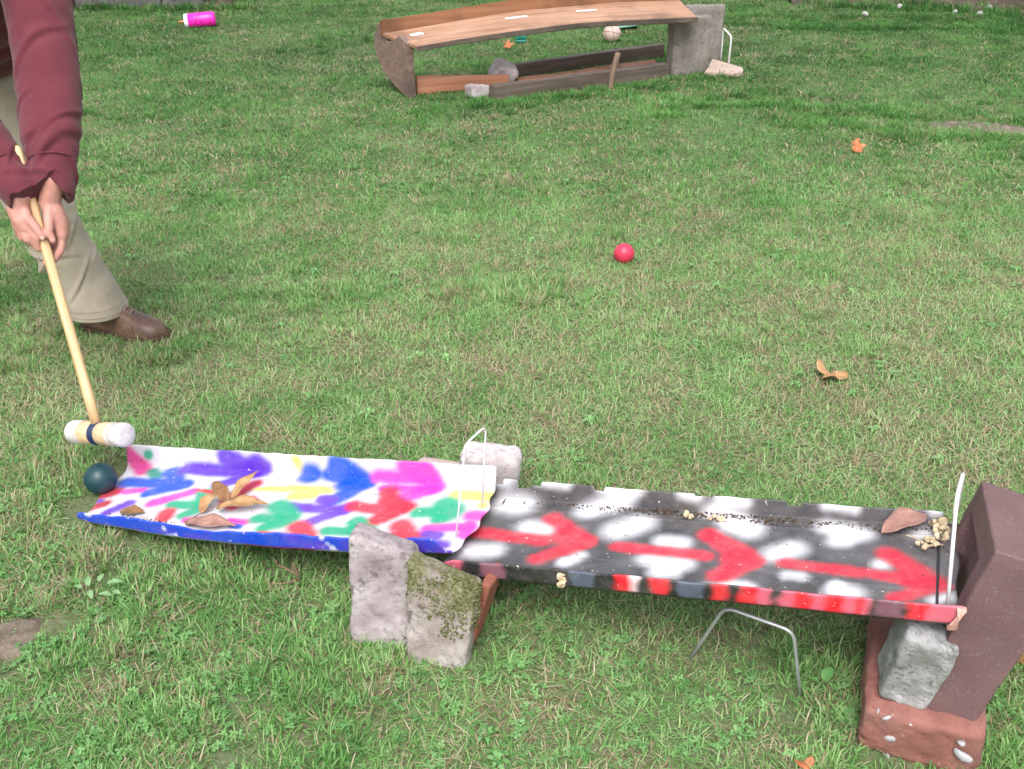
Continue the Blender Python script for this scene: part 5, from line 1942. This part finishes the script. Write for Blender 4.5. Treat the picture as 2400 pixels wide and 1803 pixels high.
sweat_m = cloth('maroon_fleece', (0.105, 0.021, 0.031), (0.150, 0.034, 0.046), 0.9, 300)
sw = MB()
cL = WRL + (WRL - ELL) * 0.05
cR = WRR + (WRR - ELR) * 0.04
limb(sw, [cL, WRL + (ELL - WRL) * 0.18, WRL + (ELL - WRL) * 0.35, (WRL + ELL) / 2, ELL, (ELL + SHL) / 2, SHL], [0.046, 0.049, 0.061, 0.068, 0.073, 0.076, 0.082], 20)
limb(sw, [cR, WRR + (ELR - WRR) * 0.18, WRR + (ELR - WRR) * 0.35, (WRR + ELR) / 2, ELR, (ELR + SHR) / 2, SHR], [0.046, 0.049, 0.061, 0.070, 0.075, 0.076, 0.082], 20)
limb(sw, [SHL, (SHL + SHR) / 2 + np.array([0, 0, 0.02]), SHR], [0.080, 0.085, 0.080], 20)
tdir = (HIPC - CHEST) / np.linalg.norm(HIPC - CHEST)
tsd = (SHR - SHL) / np.linalg.norm(SHR - SHL)
tn_ = np.cross(tdir, tsd)
tsd = np.cross(tn_, tdir)
Mt = np.stack([tsd, tn_, tdir], 1)
for (k, rx, ry) in ((-0.12, 0.185, 0.12), (0.05, 0.20, 0.15), (0.3, 0.20, 0.17), (0.6, 0.195, 0.175), (0.9, 0.19, 0.155), (1.0, 0.185, 0.14)):
    sw.add(*sphere(CHEST + (HIPC - CHEST) * k, (rx, ry, 0.13), 24, 14, Mt))
limb(sw, [CHEST + (NECK - CHEST) * 0.6, NECK], [0.085, 0.072], 18)
V, F, Nn = remesh(sw, 0.0052, 8, 0.5)
V = folds(V, Nn, SHL - WRL, 0.006, 7, 20, 3, 1.4)
V = creases(V, Nn, WRL, SHL, 15, 0.0075, 5)
V = creases(V, Nn, WRR, SHR, 15, 0.0075, 6)
V = creases(V, Nn, CHEST, HIPC, 14, 0.009, 8, 0.3)
for (c, e_, w_) in ((cL, ELL, WRL), (cR, ELR, WRR)):        # cuffs end in a flat opening
    d = (w_ - e_) / np.linalg.norm(w_ - e_)
    tt = (V - c) @ d
    nearc = (tt > 0.012) & (np.linalg.norm(V - c, axis=1) < 0.10)
    V[nearc] -= d * ((tt[nearc] - 0.012) * 0.93)[:, None]
sweat = mk('sweatshirt', V, F, sweat_m, person, auto=60)
rib_m = cloth('maroon_rib', (0.080, 0.012, 0.019), (0.115, 0.019, 0.028), 0.9, 160)
for (c, e_, w_, r_) in ((cL, ELL, WRL, 0.051), (cR, ELR, WRR, 0.052)):
    d = (e_ - w_) / np.linalg.norm(e_ - w_)
    a, b2, _ = frame(d)
    p0 = w_ + (e_ - w_) * 0.25
    V, F = tube([p0 + (r_ + 0.004) * (math.cos(t) * a + math.sin(t) * b2) for t in np.linspace(0, 6.283, 41)], 0.0016, 6, False)
    mk('cuff_seam', V, F, sweat_m, sweat)

kh_m = cloth('khaki_cotton', (0.34, 0.29, 0.22), (0.46, 0.40, 0.315), 0.85, 260, 0.4)
tq = MB()
limb(tq, [HPL, (HPL + KNL) / 2, KNL, KNL + (ANL - KNL) * 0.4, KNL + (ANL - KNL) * 0.75, ANL + np.array([0.008, -0.012, -0.01])], [0.112, 0.100, 0.092, 0.084, 0.086, 0.094], 22)
limb(tq, [HPR, (HPR + KNR) / 2, KNR, KNR + (ANR - KNR) * 0.4, KNR + (ANR - KNR) * 0.75, ANR + np.array([0, 0, -0.01])], [0.112, 0.100, 0.088, 0.078, 0.078, 0.086], 22)
tq.add(*sphere(HIPC + np.array([0, 0, -0.02]), (0.185, 0.135, 0.13), 24, 14, Mt))
V, F, Nn = remesh(tq, 0.0055, 7, 0.5)
# cut the hems: flatten everything below the hem height onto a shallow slanting plane
V = folds(V, Nn, KNL - ANL, 0.009, 9, 14, 9, 1.6)
V = creases(V, Nn, ANL, KNL, 12, 0.012, 15, 0.16, 0.10, 0.85)
V = creases(V, Nn, KNL, HPL, 9, 0.010, 16, 0.16)
V = creases(V, Nn, ANR, KNR, 9, 0.010, 17, 0.16)
hem = 0.075
low = V[:, 2] < hem
V[low, 2] = hem - 0.02 * (hem - V[low, 2])
trous = mk('trousers', V, F, kh_m, person, auto=55)
st_m = cloth('khaki_seam', (0.24, 0.20, 0.14), (0.32, 0.27, 0.20), 0.85, 200)

# hem band lines, hugging the leg outline
for zc, rr_ in ((hem + 0.012, 0.0016), (hem + 0.034, 0.0013)):
    for an in (ANL, ANR):
        band = V[(np.abs(V[:, 2] - zc) < 0.006) & (np.hypot(V[:, 0] - an[0], V[:, 1] - an[1]) < 0.16)]
        if len(band) < 12:
            continue
        c0 = band[:, :2].mean(0)
        th = np.arctan2(band[:, 1] - c0[1], band[:, 0] - c0[0])
        rad = np.hypot(band[:, 0] - c0[0], band[:, 1] - c0[1])
        pts = []
        for t in np.linspace(-math.pi, math.pi, 49):
            w = np.exp(-(np.angle(np.exp(1j * (th - t))) / 0.12) ** 2)
            pts.append((c0[0] + (rad * w).sum() / w.sum() * math.cos(t), c0[1] + (rad * w).sum() / w.sum() * math.sin(t), zc))
        V2, F2 = tube(pts, rr_, 6, False)
        mk('hem_seam', V2, F2, st_m, trous)

# boots
lea, n, l, b = nt('brown_leather')
t = noise_node(n, l, 14, 6, 0.65)
l.new(ramp(n, l, t.outputs[0], [(0.3, (0.065, 0.04, 0.032)), (0.5, (0.14, 0.08, 0.052)), (0.72, (0.27, 0.16, 0.095))]).outputs[0], b.inputs['Base Color'])
l.new(ramp(n, l, t.outputs[0], [(0.3, 0.30), (0.7, 0.55)]).outputs[0], b.inputs['Roughness'])
t2 = noise_node(n, l, 150, 4, 0.6)
bump(n, l, b, t2.outputs[0], 0.25, 0.002)
sole_m = simple('boot_sole', (0.06, 0.035, 0.025), (0.14, 0.08, 0.055), 30, 0.8)
lace_m = plain('lace', (0.26, 0.21, 0.18), 0.8)


def boot(heel, toe):
    heel, toe = np.array(heel, float), np.array(toe, float)
    d = (toe - heel) / np.linalg.norm(toe - heel)
    s = np.array([-d[1], d[0], 0])
    L = np.linalg.norm(toe - heel)
    st = [(0.0, .020, .07), (0.02, .033, .115), (0.07, .038, .135), (0.25, .041, .140), (0.40, .042, .125), (0.52, .044, .100), (0.64, .049, .083), (0.78, .051, .074), (0.88, .047, .068), (0.95, .037, .058), (0.985, .024, .046), (1.0, .008, .034)]
    V, F = [], []
    m_ = 22
    for (u, w, h) in st:
        for k in range(m_):
            t = math.pi * k / (m_ - 1)
            cx, cz = math.cos(t), math.sin(t)
            V.append(heel + d * (u * L) + s * (w * math.copysign(abs(cx) ** 0.75, cx)) + np.array([0, 0, 0.018 + (h - 0.018) * abs(cz) ** 0.85]))
    for i in range(len(st) - 1):
        for k in range(m_ - 1):
            F.append((i * m_ + k, i * m_ + k + 1, (i + 1) * m_ + k + 1, (i + 1) * m_ + k))
    F.append(tuple(range(m_)))
    F.append(tuple(range((len(st) - 1) * m_, len(st) * m_))[::-1])
    ob = mk('boot', V, F, lea, person)
    sb = ob.modifiers.new('s', 'SUBSURF')
    sb.levels = sb.render_levels = 2
    out = []
    for (u, w, h) in st:
        out.append(heel + d * (u * L * 1.015) + s * (w + 0.004))
    for (u, w, h) in st[::-1]:
        out.append(heel + d * (u * L * 1.015) - s * (w + 0.004))
    nn = len(out)
    V = [p + np.array([0, 0, z]) for z in (0.0, 0.004, 0.018, 0.022) for p in out]
    F = [(j * nn + i, j * nn + (i + 1) % nn, (j + 1) * nn + (i + 1) % nn, (j + 1) * nn + i) for j in range(3) for i in range(nn)]
    F += [tuple(range(nn))[::-1], tuple(range(3 * nn, 4 * nn))]
    mk('sole', V, F, sole_m, ob, smooth=False)
    for u in (0.42, 0.49, 0.56, 0.63):
        h = np.interp(u, [0.4, 0.52, 0.64], [.125, .100, .083]) + 0.003
        V, F = tube(smooth_path([heel + d * (u * L) + s * 0.026 + np.array([0, 0, h * 0.80]), heel + d * (u * L + 0.004) + np.array([0, 0, h + 0.003]), heel + d * (u * L) - s * 0.026 + np.array([0, 0, h * 0.80])], 5), 0.0022, 6)
        mk('lace', V, F, lace_m, ob)
    # seam where the toe cap meets the quarters
    V, F = tube([heel + d * (L * (0.70 + 0.05 * math.cos(t * 2))) + s * (0.0505 * math.cos(t)) + np.array([0, 0, 0.020 + 0.0605 * abs(math.sin(t)) ** 0.85]) for t in np.linspace(0.08, math.pi - 0.08, 24)], 0.0014, 6)
    mk('seam', V, F, sole_m, ob)


boot((-1.435, 3.155, -0.004), (-1.140, 3.040, -0.004))
boot((-1.93, 3.26, -0.004), (-1.84, 2.96, -0.004))

# short hair
hr = MB()
hr.add(*sphere(HD(0, -0.022, 0.045), (0.082, 0.092, 0.094), 20, 14, Mh))
hr.add(*sphere(HD(0, -0.055, -0.005), (0.072, 0.055, 0.075), 18, 12, Mh))
V, F, Nn = remesh(hr, 0.005, 3, 0.4)
V = V + Nn * (0.004 * vn(V, 120, 6))[:, None]
mk('hair', V, F, simple('brown_hair', (0.03, 0.018, 0.012), (0.08, 0.05, 0.032), 60, 0.6, stretch=(1, 1, 6)), person)
